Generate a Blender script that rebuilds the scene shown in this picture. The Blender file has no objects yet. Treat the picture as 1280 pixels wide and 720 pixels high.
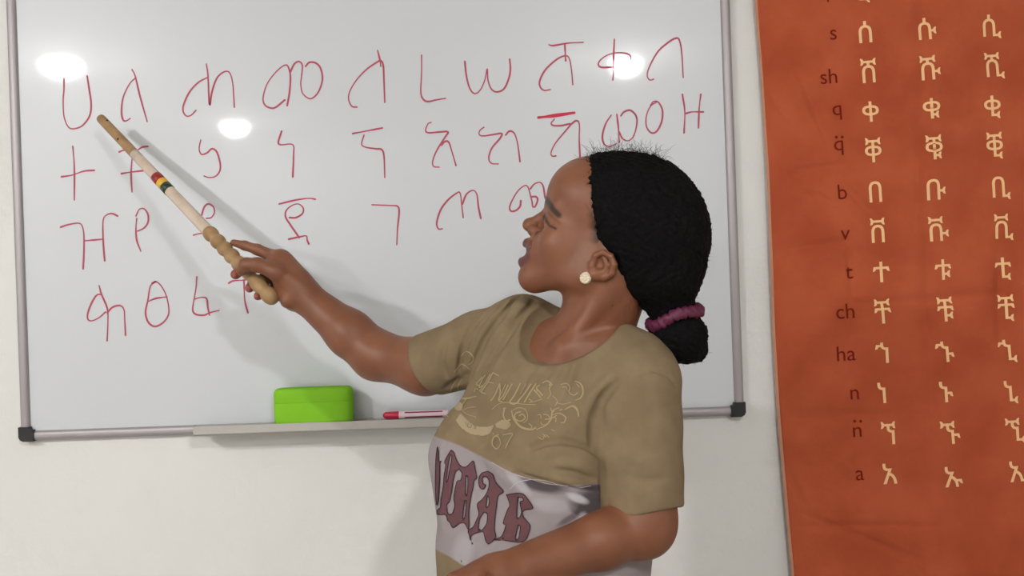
import bpy, bmesh, math, random
import numpy as np
from mathutils import Vector, Matrix
from mathutils.bvhtree import BVHTree

SC = bpy.context.scene
COL = SC.collection
random.seed(7)
RNG = np.random.default_rng(11)

# ------------------------------------------------------------------ camera, exposure
CAM_Z, FPX, ROLL = 1.42, 1200.0, math.radians(2.0)
WALL_Y = 2.10
cam_data = bpy.data.cameras.new('camera')
cam_data.sensor_width = 36.0
cam_data.lens = 36.0 * FPX / 1280.0
cam_data.clip_start = 0.05
cam = bpy.data.objects.new('camera', cam_data)
cam.location = (0, 0, CAM_Z)
cam.rotation_euler = (math.pi / 2, ROLL, 0)
COL.objects.link(cam)
SC.camera = cam
SC.view_settings.view_transform = 'Standard'
SC.view_settings.look = 'None'
SC.view_settings.gamma = 1.0
SC.view_settings.use_curve_mapping = False
SC.view_settings.exposure = 0.0

world = bpy.data.worlds.new('world')
SC.world = world
world.use_nodes = True
world.node_tree.nodes['Background'].inputs[0].default_value = (0.9, 0.95, 1.0, 1)
world.node_tree.nodes['Background'].inputs[1].default_value = 0.1

CEIL_Z = 2.62
ROOM = dict(x0=-3.3, x1=2.7, y0=-3.3, y1=WALL_Y)
# lamp radiance and tint: the three ceiling lamps whose images show in the whiteboard
LAMPS = [dict(px=(80, 88), r=0.088, L=560.0), dict(px=(295, 163), r=0.085, L=330.0), dict(px=(782, 86), r=0.075, L=600.0)]
LAMP_TINT = (1.0, 0.99, 0.985)

CS, SN = math.cos(ROLL), math.sin(ROLL)
def ray(px, py):
    dx, dy = px - 640.0, 360.0 - py
    return (dx * CS + dy * SN) / FPX, (-dx * SN + dy * CS) / FPX
def P(px, py, Y):
    # a measured point of the photograph brought to its own distance Y from the camera
    r, u = ray(px, py)
    return np.array([r * Y, Y, CAM_Z + u * Y])

# ------------------------------------------------------------------ helpers
def lin(r, g, b):
    f = lambda c: ((c / 255.0 + 0.055) / 1.055) ** 2.4 if c > 10 else c / 255.0 / 12.92
    return (f(r), f(g), f(b), 1.0)

def tag(o, label=None, cat=None, group=None, kind=None):
    if label: o['label'] = label
    if cat: o['category'] = cat
    if group: o['group'] = group
    if kind: o['kind'] = kind
    return o

def link(name, me, parent=None, mats=None):
    o = bpy.data.objects.new(name, me)
    COL.objects.link(o)
    if parent is not None:
        o.parent = parent
        o.matrix_parent_inverse = Matrix.Translation(-parent_world(parent))
    if mats:
        for m in (mats if isinstance(mats, (list, tuple)) else [mats]):
            me.materials.append(m)
    return o

def parent_world(p):
    v = Vector(p.location)
    return v if p.parent is None else v        # every part sits at the origin, only the thing's own object is placed

def empty(name, loc):
    o = bpy.data.objects.new(name, None)
    o.empty_display_size = 0.1
    o.location = loc
    COL.objects.link(o)
    return o

def mesh_np(name, verts, faces, smooth=True):
    me = bpy.data.meshes.new(name)
    me.from_pydata([tuple(map(float, v)) for v in verts], [], [tuple(map(int, f)) for f in faces])
    if smooth:
        me.polygons.foreach_set('use_smooth', np.ones(len(me.polygons), dtype=bool))
    me.update()
    return me

def quads_mesh(name, V, F):
    me = bpy.data.meshes.new(name)
    nv, nf = len(V), len(F)
    me.vertices.add(nv); me.vertices.foreach_set('co', np.asarray(V, np.float32).ravel())
    me.loops.add(nf * 4); me.loops.foreach_set('vertex_index', np.asarray(F, np.int32).ravel())
    me.polygons.add(nf)
    me.polygons.foreach_set('loop_start', np.arange(0, nf * 4, 4, dtype=np.int32))
    me.polygons.foreach_set('loop_total', np.full(nf, 4, dtype=np.int32))
    me.update(calc_edges=True)
    me.polygons.foreach_set('use_smooth', np.ones(nf, dtype=bool))
    me.validate()
    return me

class MB:
    """collects verts and faces of one mesh"""
    def __init__(s): s.v, s.f = [], []
    def add(s, v, f):
        n = len(s.v); s.v += [tuple(map(float, q)) for q in v]; s.f += [tuple(n + i for i in q) for q in f]
    def box(s, lo, hi):
        x0, y0, z0 = lo; x1, y1, z1 = hi
        s.add([(x0,y0,z0),(x1,y0,z0),(x1,y1,z0),(x0,y1,z0),(x0,y0,z1),(x1,y0,z1),(x1,y1,z1),(x0,y1,z1)],
              [(0,3,2,1),(4,5,6,7),(0,1,5,4),(1,2,6,5),(2,3,7,6),(3,0,4,7)])
    def tube(s, pts, rad, n=8, cap=True):
        pts = [np.array(p, float) for p in pts]
        rad = rad if hasattr(rad, '__len__') else [rad] * len(pts)
        rings = []; base = len(s.v); up = None
        for i, p in enumerate(pts):
            t = pts[min(i + 1, len(pts) - 1)] - pts[max(i - 1, 0)]
            t = t / (np.linalg.norm(t) + 1e-9)
            if up is None:
                a = np.array([0, 0, 1.0]) if abs(t[2]) < 0.9 else np.array([1.0, 0, 0])
                up = np.cross(t, a)
            up = up - t * up.dot(t); up /= np.linalg.norm(up) + 1e-9
            w = np.cross(t, up)
            for k in range(n):
                a = 2 * math.pi * k / n
                s.v.append(tuple(p + rad[i] * (math.cos(a) * up + math.sin(a) * w)))
        for i in range(len(pts) - 1):
            for k in range(n):
                a = base + i * n + k; b = base + i * n + (k + 1) % n
                s.f.append((a, b, b + n, a + n))
        if cap:
            s.f.append(tuple(base + k for k in reversed(range(n))))
            s.f.append(tuple(base + (len(pts) - 1) * n + k for k in range(n)))
    def lathe(s, a, b, prof, n=28):
        """profile (t along a->b in metres, radius) turned round the axis"""
        a, b = np.array(a, float), np.array(b, float)
        d = (b - a) / np.linalg.norm(b - a)
        s.tube([a + d * t for t, r in prof], [r for t, r in prof], n)
    def build(s, name, mat, parent=None, smooth=True, bevel=0, seg=3, sharp=None):
        me = mesh_np(name, s.v, s.f, smooth)
        if bevel:
            bm = bmesh.new(); bm.from_mesh(me)
            bmesh.ops.bevel(bm, geom=bm.edges[:], offset=bevel, segments=seg, profile=0.5, affect='EDGES')
            bm.to_mesh(me); bm.free()
            me.polygons.foreach_set('use_smooth', np.ones(len(me.polygons), dtype=bool))
        if sharp:
            bm = bmesh.new(); bm.from_mesh(me)
            for e in bm.edges:
                if len(e.link_faces) == 2 and e.calc_face_angle(0) > sharp: e.smooth = False
            bm.to_mesh(me); bm.free()
        return link(name, me, parent, mat)

# ------------------------------------------------------------------ materials
def material(name, color, rough=0.5, spec=0.5, **kw):
    m = bpy.data.materials.new(name); m.use_nodes = True
    nt = m.node_tree; b = nt.nodes['Principled BSDF']
    b.inputs['Base Color'].default_value = color
    b.inputs['Roughness'].default_value = rough
    b.inputs['Specular IOR Level'].default_value = spec
    for k, v in kw.items():
        b.inputs[k.replace('_', ' ')].default_value = v
    return m

def noise_color(m, c1, c2, scale=8.0, detail=4.0, lo=0.35, hi=0.65, coord='Object', stretch=None):
    nt = m.node_tree; b = nt.nodes['Principled BSDF']
    tc = nt.nodes.new('ShaderNodeTexCoord'); n = nt.nodes.new('ShaderNodeTexNoise'); r = nt.nodes.new('ShaderNodeValToRGB')
    n.inputs['Scale'].default_value = scale; n.inputs['Detail'].default_value = detail
    src = tc.outputs[coord]
    if stretch:
        mp = nt.nodes.new('ShaderNodeMapping'); mp.inputs['Scale'].default_value = stretch
        nt.links.new(src, mp.inputs[0]); src = mp.outputs[0]
    nt.links.new(src, n.inputs['Vector'])
    r.color_ramp.elements[0].position = lo; r.color_ramp.elements[0].color = c1
    r.color_ramp.elements[1].position = hi; r.color_ramp.elements[1].color = c2
    nt.links.new(n.outputs[0], r.inputs[0]); nt.links.new(r.outputs[0], b.inputs['Base Color'])
    return r

def noise_bump(m, scale, strength, dist=0.002, detail=3.0, stretch=None):
    nt = m.node_tree; b = nt.nodes['Principled BSDF']
    tc = nt.nodes.new('ShaderNodeTexCoord'); n = nt.nodes.new('ShaderNodeTexNoise'); bp = nt.nodes.new('ShaderNodeBump')
    n.inputs['Scale'].default_value = scale; n.inputs['Detail'].default_value = detail
    src = tc.outputs['Object']
    if stretch:
        mp = nt.nodes.new('ShaderNodeMapping'); mp.inputs['Scale'].default_value = stretch
        nt.links.new(src, mp.inputs[0]); src = mp.outputs[0]
    nt.links.new(src, n.inputs['Vector'])
    bp.inputs['Strength'].default_value = strength; bp.inputs['Distance'].default_value = dist
    nt.links.new(n.outputs[0], bp.inputs['Height']); nt.links.new(bp.outputs[0], b.inputs['Normal'])

def mask_mix(m, layers):
    """pigment layers steered by the mesh attribute 'pigment' (channel, colour)"""
    nt = m.node_tree; b = nt.nodes['Principled BSDF']
    at = nt.nodes.new('ShaderNodeAttribute'); at.attribute_name = 'pigment'
    sep = nt.nodes.new('ShaderNodeSeparateColor'); nt.links.new(at.outputs['Color'], sep.inputs[0])
    cur = b.inputs['Base Color'].links[0].from_socket if b.inputs['Base Color'].links else None
    for ch, colr in layers:
        mx = nt.nodes.new('ShaderNodeMix'); mx.data_type = 'RGBA'
        nt.links.new(sep.outputs[ch], mx.inputs[0])
        if cur: nt.links.new(cur, mx.inputs[6])
        else: mx.inputs[6].default_value = b.inputs['Base Color'].default_value
        if isinstance(colr, tuple): mx.inputs[7].default_value = colr
        else: nt.links.new(colr, mx.inputs[7])
        cur = mx.outputs[2]
    nt.links.new(cur, b.inputs['Base Color'])

M = {}
M['wall'] = material('wall_paint', lin(224, 221, 215), 0.75, 0.25)
noise_color(M['wall'], lin(225, 225, 222), lin(229, 229, 226), 3.0)
noise_bump(M['wall'], 30.0, 0.6, 0.006, 5.0)
M['ceiling'] = material('ceiling_paint', lin(235, 233, 228), 0.9, 0.2)
M['floor'] = material('floor_vinyl', lin(150, 128, 104), 0.5, 0.3)
noise_color(M['floor'], lin(150, 143, 136), lin(168, 161, 153), 6.0)
M['trim'] = material('trim_paint', lin(225, 222, 215), 0.4)
M['board'] = material('board_enamel', lin(205, 209, 214), 0.38, 0.5, Coat_Weight=1.0, Coat_Roughness=0.035, Coat_IOR=1.5)
M['alu'] = material('brushed_aluminium', lin(172, 167, 169), 0.5, 0.4, Metallic=0.55)
noise_bump(M['alu'], 300.0, 0.08, 0.001, 2.0, (1, 1, 0.02))
M['tray'] = material('grey_painted_tray', lin(178, 175, 170), 0.55, 0.4, Metallic=0.2)
M['black_plastic'] = material('black_plastic', lin(30, 29, 32), 0.45)
M['ink'] = material('red_marker_ink', lin(178, 76, 95), 0.5, 0.3)
M['ink_bold'] = material('bold_red_marker_ink', lin(200, 40, 70), 0.5, 0.3)
M['eraser'] = material('green_felt', lin(132, 196, 50), 0.95, 0.1)
noise_bump(M['eraser'], 220.0, 0.25, 0.001, 3.0)
M['marker_red'] = material('red_marker_plastic', lin(196, 26, 66), 0.35)
M['marker_white'] = material('white_marker_plastic', lin(236, 214, 222), 0.4)
M['marker_dark'] = material('dark_red_label', lin(140, 30, 58), 0.5)
M['cloth'] = material('rust_cotton', lin(176, 76, 44), 0.95, 0.1)
noise_color(M['cloth'], lin(170, 79, 50), lin(186, 92, 61), 9.0, 5.0)
noise_bump(M['cloth'], 60.0, 0.25, 0.004, 5.0)
M['hem'] = material('pale_banner_hem', lin(190, 140, 116), 0.95, 0.1)
M['letter_pale'] = material('pale_print', lin(246, 198, 146), 0.9, 0.1)
M['letter_dark'] = material('dark_red_print', lin(118, 34, 20), 0.9, 0.1)
M['lamp_base'] = material('lamp_metal', lin(215, 215, 215), 0.35, 0.5)

# ------------------------------------------------------------------ the room
def slab(name, lo, hi, mat):
    b = MB(); b.box(lo, hi); o = b.build(name, mat, None, smooth=False); tag(o, kind='structure'); return o
x0, x1, y0, y1 = ROOM['x0'], ROOM['x1'], ROOM['y0'], ROOM['y1']
T = 0.12
slab('floor', (x0 - T, y0 - T, -T), (x1 + T, y1 + T, 0), M['floor'])
slab('ceiling', (x0 - T, y0 - T, CEIL_Z), (x1 + T, y1 + T, CEIL_Z + T), M['ceiling'])
slab('wall_back', (x0 - T, y1, 0), (x1 + T, y1 + T, CEIL_Z), M['wall'])
slab('wall_front', (x0 - T, y0 - T, 0), (x1 + T, y0, CEIL_Z), M['wall'])
slab('wall_left', (x0 - T, y0, 0), (x0, y1, CEIL_Z), M['wall'])
slab('wall_right', (x1, y0, 0), (x1 + T, y1, CEIL_Z), M['wall'])
slab('baseboard_back', (x0, y1 - 0.015, 0), (x1, y1, 0.09), M['trim'])
slab('baseboard_left', (x0, y0, 0), (x0 + 0.015, y1 - 0.015, 0.09), M['trim'])
slab('baseboard_right', (x1 - 0.015, y0, 0), (x1, y1 - 0.015, 0.09), M['trim'])

# ------------------------------------------------------------------ ceiling lamps
def emitter(name, L):
    m = bpy.data.materials.new(name); m.use_nodes = True
    nt = m.node_tree; nt.nodes.clear()
    e = nt.nodes.new('ShaderNodeEmission'); o = nt.nodes.new('ShaderNodeOutputMaterial')
    e.inputs[0].default_value = (*LAMP_TINT, 1); e.inputs[1].default_value = L
    nt.links.new(e.outputs[0], o.inputs[0]); return m
LAMP_LABELS = ['round glass dome ceiling lamp in the room corner nearest the left wall',
               'round glass dome ceiling lamp farthest back from the whiteboard wall',
               'round glass dome ceiling lamp right of the other two, above the banner side']
for spec, lab in zip(LAMPS, LAMP_LABELS):
    r, u = ray(*spec['px'])
    drop = 0.085
    Lp = (CEIL_Z - drop * 0.6 - CAM_Z) / u            # path length camera -> board -> lamp
    lx, ly = r * Lp, WALL_Y - (Lp - WALL_Y)
    ly = max(ly, y0 + 0.3); lx = max(lx, x0 + 0.3)
    e = empty('ceiling_lamp', (lx, ly, CEIL_Z)); tag(e, lab, 'ceiling lamp', 'dome lamps on the ceiling')
    R = spec['r']
    b = MB(); b.lathe((lx, ly, CEIL_Z), (lx, ly, CEIL_Z - 1), [(0, R * 1.08), (0.014, R * 1.08), (0.02, R * 1.03)], 32)
    b.build('base', M['lamp_base'], e, sharp=0.6)
    prof = [(0.02, R)] + [(0.02 + (drop - 0.02) * math.sin(a), R * math.cos(a)) for a in np.linspace(0.25, 1.5, 6)]
    b = MB(); b.lathe((lx, ly, CEIL_Z), (lx, ly, CEIL_Z - 1), prof, 20)
    b.build('dome', emitter('lamp_glass', spec['L']), e)

# ------------------------------------------------------------------ whiteboard
BL, BR = P(29, 300, WALL_Y)[0] - 0.013, P(919, 300, WALL_Y)[0] + 0.003
bl = P(35, 548, WALL_Y); br = P(924, 520, WALL_Y)
BZ = (bl[2] + br[2]) / 2
BL = P(21, 270, WALL_Y)[0]; BR = P(919.5, 260, WALL_Y)[0]
BT = BZ + 1.04
FW, FD = 0.021, 0.020             # frame width and depth
board = empty('whiteboard', ((BL + BR) / 2, WALL_Y, BZ))
tag(board, 'large wall-mounted whiteboard covered in red handwritten letters, aluminium frame and black corners', 'whiteboard')
SURF_Y = WALL_Y - 0.012
b = MB(); b.box((BL + 0.006, SURF_Y, BZ + 0.006), (BR - 0.006, WALL_Y, BT - 0.006))
surf = b.build('writing_surface', M['board'], board, smooth=False)
def rail(lo, hi):
    b = MB(); b.box(lo, hi); return b.build('frame_rail', M['alu'], board, bevel=0.0085, seg=5)
rail((BL, WALL_Y - FD, BZ), (BL + FW, WALL_Y, BT)); rail((BR - FW, WALL_Y - FD, BZ), (BR, WALL_Y, BT))
rail((BL, WALL_Y - FD, BZ), (BR, WALL_Y, BZ + FW)); rail((BL, WALL_Y - FD, BT - FW), (BR, WALL_Y, BT))
for sx in (0, 1):
    for sz in (0, 1):
        cx = BL if sx == 0 else BR; cz = BZ if sz == 0 else BT
        gx, gz = (1 if sx == 0 else -1), (1 if sz == 0 else -1)
        s_, w_, e_ = 0.030, 0.0235, 0.0015
        b = MB()
        # an L-shaped cap with a rounded outer corner
        pts = [(-e_, s_), (-e_, 0.008), (0.0015, 0.002), (0.008, -e_), (s_, -e_), (s_, w_), (w_ + 0.003, w_), (w_, w_ + 0.003), (w_, s_)]
        pts = [(cx + gx * p, cz + gz * q) for p, q in pts]
        if gx * gz < 0: pts = pts[::-1]
        n = len(pts); yb, yf = WALL_Y - 0.0002, WALL_Y - FD - 0.0035
        b.add([(p, yf, q) for p, q in pts] + [(p, yb, q) for p, q in pts],
              [tuple(range(n)), tuple(reversed(range(n, 2 * n)))] + [((i + 1) % n, i, n + i, n + (i + 1) % n) for i in range(n)])
        b.build('corner_cap', M['black_plastic'], board, smooth=False)
# marker tray clipped on the lower rail
TX0 = P(243, 540, 2.06)[0]; TX1 = P(640, 525, 2.06)[0]
TRAY_D, TRAY_Z = 0.062, BZ + FW + 0.001
b = MB()
sec = [(WALL_Y - FD - 0.0005, TRAY_Z - 0.004), (WALL_Y - FD - 0.0005, TRAY_Z), (WALL_Y - FD - TRAY_D + 0.004, TRAY_Z), (WALL_Y - FD - TRAY_D + 0.003, TRAY_Z + 0.004),
       (WALL_Y - FD - TRAY_D, TRAY_Z + 0.0045), (WALL_Y - FD - TRAY_D - 0.0015, TRAY_Z - 0.012), (WALL_Y - FD - TRAY_D + 0.004, TRAY_Z - 0.016),
       (WALL_Y - FD - TRAY_D + 0.004, TRAY_Z - 0.004)]
n = len(sec)
xs_ = [TX0, TX0 + 0.012, TX1 - 0.012, TX1]
for xi in xs_:
    for (yy, zz) in sec:
        k = 0.35 if xi in (TX0, TX1) else 1.0
        y_in = WALL_Y - FD - 0.0005
        b.v.append((xi, y_in + (yy - y_in) * (k if yy < y_in - 0.02 else 1), zz))
for i in range(3):
    for k in range(n):
        a = i * n + k; c = i * n + (k + 1) % n
        b.f.append((a, c, c + n, a + n))
b.f.append(tuple(reversed(range(n)))); b.f.append(tuple(range(3 * n, 4 * n)))
b.build('marker_tray', M['tray'], board, smooth=False)

def catmull(pts, n=7):
    pts = [np.array(p, float) for p in pts]
    if len(pts) == 2: return [pts[0] + (pts[1] - pts[0]) * t for t in np.linspace(0, 1, 5)]
    q = [2 * pts[0] - pts[1]] + pts + [2 * pts[-1] - pts[-2]]; out = []
    for i in range(1, len(q) - 2):
        p0, p1, p2, p3 = q[i - 1], q[i], q[i + 1], q[i + 2]
        for t in np.linspace(0, 1, n, endpoint=False):
            out.append(0.5 * ((2 * p1) + (-p0 + p2) * t + (2 * p0 - 5 * p1 + 4 * p2 - p3) * t * t + (-p0 + 3 * p1 - 3 * p2 + p3) * t ** 3))
    out.append(pts[-1]); return out

LETTERS = [
 ["80,95 80,112 79,125 80,145 85,158 92,161 103,157 112,145 114,130 111,108 109,95"],
 ["165,87 169,95 175,120 184,152", "170,97 162,105 154,122 152,140 154,150 158,151 163,148"],
 ["258,80 260,95 262,131 265,115 271,98 280,90 287,91 291,105 293,134", "259,97 248,103 237,115 230,130 229,139 233,145 239,144 245,138"],
 ["356,125 345,134 338,135 331,131 329,122 334,105 345,90 355,82 360,83 363,95 362,115 359,132", "363,90 368,80 374,77 378,82 377,95 376,105 378,116 384,122 390,123 398,115 403,100 401,86 395,79 387,78 382,83"],
 ["472,63 475,75 476,83", "446,134 440,133 436,125 437,115 445,101 458,87 471,78 476,76 479,82 480,100 481,128"],
 ["527,69 527,90 526,115 529,124 535,127 545,125 557,123"],
 ["581,77 583,95 587,110 593,117 600,113 606,100 609,86 610,100 614,111 621,115 630,111 636,98 638,86 637,74"],
 ["686,56 692,57 710,54 729,53", "706,56 707,76", "688,112 680,113 675,108 675,100 682,87 695,75 705,70 711,72 714,85 716,106"],
 ["768,49 767,70 767,88 766,100", "789,75 787,69 778,66 765,67 754,72 748,79 751,84 765,84"],
 ["817,99 812,100 809,94 812,83 822,65 834,54 844,48 849,50 852,65 854,97"],
 ["91,183 93,210 93,250", "77,221 90,219 105,214 118,213"],
 ["149,190 155,188 170,188 178,184 185,183", "166,190 164,215 165,240", "152,217 165,215 182,213"],
 ["251,175 249,186 252,193 259,191 265,186 271,190 275,203 275,213 270,220 262,222 255,220"],
 ["352,164 348,178 352,181 366,181 367,195 366,221"],
 ["441,167 478,160", "455,169 452,180 457,184 470,186 477,187 480,195 481,222"],
 ["539,153 535,155 532,163 536,166 550,165 560,165 556,172 546,188 541,201 542,208 549,209", "552,182 556,177 561,178 565,190 570,207"],
 ["605,159 600,163 599,168 604,170 618,168 627,167 625,173 615,185 611,197 614,204 623,205", "632,169 637,164 643,167 647,180 650,202"],
 ["*673,147 690,145 718,141", "693,149 689,154 692,157 702,157 713,155 710,160 695,178 689,190 690,195 695,195", "713,156 720,151 724,155 724,175 725,196"],
 ["764,144 757,155 753,170 755,180 762,183 770,180", "771,143 773,160 774,178", "776,145 780,140 788,138 795,145 796,155 792,170 785,176 778,173 774,165"],
 ["820,128 813,133 808,145 808,158 814,166 821,164 827,152 828,138 823,128 817,127 813,132"],
 ["853,118 856,140 855,166", "876,118 874,135 873,160", "857,142 865,140 879,140"],
 ["76,284 85,281 98,279 103,283 105,295 105,315 104,336", "147,270 140,267 133,269 129,276 129,300 131,326", "106,301 129,299"],
 ["171,273 170,285 171,300 176,314", "170,270 174,262 180,261 185,268 185,278 180,285 172,289"],
 ["242,294 250,292 266,291 268,298", "262,292 252,276 253,266 256,258 261,255 267,259 268,266 264,272 258,273"],
 ["349,255 370,250 386,248 394,249", "362,272 370,272 378,267 379,260 373,255 365,257 358,263 357,271 363,281 374,297", "361,299 375,296 383,295 384,300 386,305"],
 ["465,256 490,257 497,258 499,265 497,285 496,306"],
 ["553,286 548,286 546,278 551,262 560,250 570,242 575,241 577,255 579,272", "578,255 583,243 591,238 596,243 598,258 601,273"],
 ["651,251 650,258 645,263 639,264 637,259 641,249 648,238 656,232 660,234 663,244 665,252 666,258 669,258 672,250 670,246 665,246", "663,236 668,230 675,228 679,233 681,245 682,249"],
 ["124,357 127,368 134,385 135,400 134,426", "127,368 121,369 115,378 110,391 110,399 115,401 124,397 132,390", "134,391 141,384 150,382 155,387 156,400 157,419"],
 ["195,352 188,358 185,375 182,390 185,402 193,408 203,404 210,395 211,385 208,370 202,358 195,352 190,354", "185,377 195,373 209,371"],
 ["246,346 245,360 242,378 241,388 245,393 255,394 262,391 274,388", "243,374 250,372 258,373 260,385 262,394"],
 ["286,354 292,351 306,350 324,347", "305,350 306,375 310,391"],
]
def ribbon(mb, pts, w, y_front):
    """a flat marker stroke of width w on a plane of constant Y, rounded at both ends"""
    p = np.array([(q[0], q[2]) for q in pts]); n = len(p)
    t = np.gradient(p, axis=0); t /= np.linalg.norm(t, axis=1)[:, None] + 1e-9
    nrm = np.stack([-t[:, 1], t[:, 0]], 1)
    ww = w * 0.5 * (0.9 + 0.2 * np.sin(np.linspace(0, 7, n) + p[0, 0] * 50))
    L, R = p + nrm * ww[:, None], p - nrm * ww[:, None]
    v = [(a[0], y_front, a[1]) for a in L] + [(a[0], y_front, a[1]) for a in R]
    f = [(n + i, n + i + 1, i + 1, i) for i in range(n - 1)]
    # round ends
    for e, s in ((0, -1), (n - 1, 1)):
        base = len(v); c = p[e]; v.append((c[0], y_front, c[1])); m = 6
        for k in range(m + 1):
            a = math.pi * k / m - math.pi / 2
            d = t[e] * s * math.cos(a) + nrm[e] * math.sin(a)
            v.append((c[0] + d[0] * ww[e], y_front, c[1] + d[1] * ww[e]))
        for k in range(m):
            f.append((base, base + 1 + k, base + 2 + k) if s < 0 else (base, base + 2 + k, base + 1 + k))
    mb.add(v, f)
for strokes in LETTERS:
    b = MB(); bold = MB()
    for j, s in enumerate(strokes):
        fat = s.startswith('*')
        pp = [P(*map(float, q.split(',')), SURF_Y) for q in s.lstrip('*').split()]
        ribbon(bold if fat else b, catmull(pp), 0.0075 if fat else 0.0039, SURF_Y - 0.0004 - 0.0001 * j)
    o = b.build('handwritten_letter', M['ink'], surf, smooth=False)
    if bold.v:
        nv = len(o.data.vertices); me = o.data
        vs = [tuple(v.co) for v in me.vertices] + bold.v; fs = [tuple(p.vertices) for p in me.polygons]; k0 = len(fs)
        fs += [tuple(nv + i for i in f) for f in bold.f]
        me2 = mesh_np('handwritten_letter', vs, fs, False); me2.materials.append(M['ink']); me2.materials.append(M['ink_bold'])
        for i in range(k0, len(fs)): me2.polygons[i].material_index = 1
        o.data = me2

# ------------------------------------------------------------------ green eraser on the tray
ex0, ex1 = P(343, 505, 2.045)[0], P(441, 505, 2.045)[0]
ez0 = TRAY_Z + 0.0004; eh = 0.0755
ecx = (ex0 + ex1) / 2; ecy = WALL_Y - FD - 0.032; ehx = (ex1 - ex0) / 2; ehy = 0.027
er = empty('whiteboard_eraser', (ecx, ecy, ez0))
tag(er, 'bright green rounded felt eraser standing on the whiteboard tray', 'eraser')
def super_ring(sx, sy, z, n=56, p=3.6):
    out = []
    for k in range(n):
        a = 2 * math.pi * k / n; c, s = math.cos(a), math.sin(a)
        out.append((ecx + sx * math.copysign(abs(c) ** (2 / p), c), ecy + sy * math.copysign(abs(s) ** (2 / p), s), z))
    return out
def super_block(rows):
    b = MB(); n = 56
    for (inset, z) in rows: b.v += super_ring(ehx - inset, ehy - inset * 0.8, ez0 + z, n)
    for i in range(len(rows) - 1):
        for k in range(n):
            a = i * n + k; c = i * n + (k + 1) % n
            b.f.append((a, c, c + n, a + n))
    b.f.append(tuple(reversed(range(n)))); b.f.append(tuple((len(rows) - 1) * n + k for k in range(n)))
    return b
h1 = eh * 0.60
super_block([(0.004, 0), (0.0015, 0.002), (0.0003, 0.006), (0, h1 * 0.5), (0, h1 - 0.0008), (0.0004, h1)]).build('felt_pad', M['eraser'], er)
super_block([(0.0005, h1), (0.0001, h1 + 0.0009), (0.0003, eh - 0.010), (0.001, eh - 0.006), (0.003, eh - 0.0025), (0.007, eh - 0.0004), (0.013, eh)]).build('back_block', M['eraser'], er)

# ------------------------------------------------------------------ marker lying on the tray
my = WALL_Y - FD - 0.022; mr = 0.0083
mz = TRAY_Z + mr + 0.0005
m0 = P(479, 520, my)[0]
mk = empty('whiteboard_marker', (m0, my, TRAY_Z + 0.0005))
tag(mk, 'white and red dry-erase marker lying on the tray right of the green eraser', 'marker')
X = lambda d: (m0 + d, my, mz)
b = MB(); b.lathe(X(0), X(1), [(0, 0.0035), (0.003, 0.0062), (0.006, 0.0078), (0.034, mr)], 20); b.build('cap', M['marker_red'], mk, sharp=0.7)
b = MB(); b.lathe(X(0), X(1), [(0.0342, mr * 0.96), (0.046, mr * 0.96), (0.138, mr * 0.96), (0.1395, mr * 0.7)], 20); b.build('barrel', M['marker_white'], mk, sharp=0.7)
for ang in (0.75, -0.62):
    b = MB(); v = []
    for xx in (0.047, 0.128):
        for da in (-0.2, 0.2):
            a = ang + da; v.append((m0 + xx, my - (mr * 0.96 + 0.0003) * math.cos(a), mz + (mr * 0.96 + 0.0003) * math.sin(a)))
    b.add(v, [(0, 2, 3, 1)]); b.build('label_stripe', M['marker_dark'], mk, smooth=False)

# ------------------------------------------------------------------ rust banner with the printed alphabet
BY = WALL_Y - 0.016
ban_o = P(945, 0, BY); ban_b = P(991, 720, BY)
ban_down = ban_b - ban_o; ban_down[1] = 0; ban_down /= np.linalg.norm(ban_down)
ban_right = np.array([-ban_down[2], 0, ban_down[0]])
BW, BH0, BH1 = 1.12, -0.26, 1.62
CREASES = [((1000, 95), (1040, 190), 3.0), ((955, 110), (985, 150), 2.5), ((1040, 215), (1095, 275), 2.5), ((985, 215), (1060, 205), 2.0), ((1000, 386), (1280, 365), 4.0),
           ((1000, 520), (1150, 517), 3.0), ((985, 590), (1010, 640), 3.0), ((1000, 658), (1175, 656), 2.0), ((1248, 300), (1252, 440), 4.0), ((1010, 240), (1050, 258), 2.0),
           ((1000, 640), (1150, 700), 2.0), ((1150, 0), (1170, 720), 5.0), ((990, 310), (1070, 300), 3.0), ((1060, 310), (1066, 380), 2.0)]
def ban_uv(q):
    d = np.array(q) - ban_o; return d @ ban_right, d @ ban_down
CR = [(np.array(ban_uv(P(*a, BY))), np.array(ban_uv(P(*c, BY))), w) for a, c, w in CREASES]
def ban_off(u, v):
    u = np.asarray(u, float); v = np.asarray(v, float)
    d = 0.0035 * np.sin(u * 13 + 0.7 * np.sin(v * 3.1)) + 0.002 * np.sin(v * 9 + u * 4) + 0.0012 * np.sin(u * 37 + v * 11) + 0.001 * np.sin(v * 29 - u * 17)
    for a, c, w in CR:
        ab = c - a; t = np.clip(((u - a[0]) * ab[0] + (v - a[1]) * ab[1]) / (ab @ ab), 0, 1)
        dist = np.hypot(u - a[0] - t * ab[0], v - a[1] - t * ab[1])
        d = d + 0.0050 * np.exp(-(dist / (0.0028 * w)) ** 2) * np.sin(math.pi * np.clip(t, 0.04, 0.96)) ** 0.5
    return d
def ban_pt(u, v, front=0.0):
    e = 0.005 * math.sin(v * 5 + 0.4) * math.exp(-u / 0.08) if u < 0.3 else 0
    q = ban_o + ban_right * (u + e) + ban_down * v
    return (q[0], BY + float(ban_off(u, v)) - 0.001 - front, q[2])
NU, NV = 220, 320
b = MB()
us = np.linspace(0, BW, NU); vs = np.linspace(BH0, BH1, NV)
for v_ in vs:
    for u_ in us: b.v.append(ban_pt(u_, v_))
b.f = [(j * NU + i, (j + 1) * NU + i, (j + 1) * NU + i + 1, j * NU + i + 1) for j in range(NV - 1) for i in range(NU - 1)]
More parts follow.
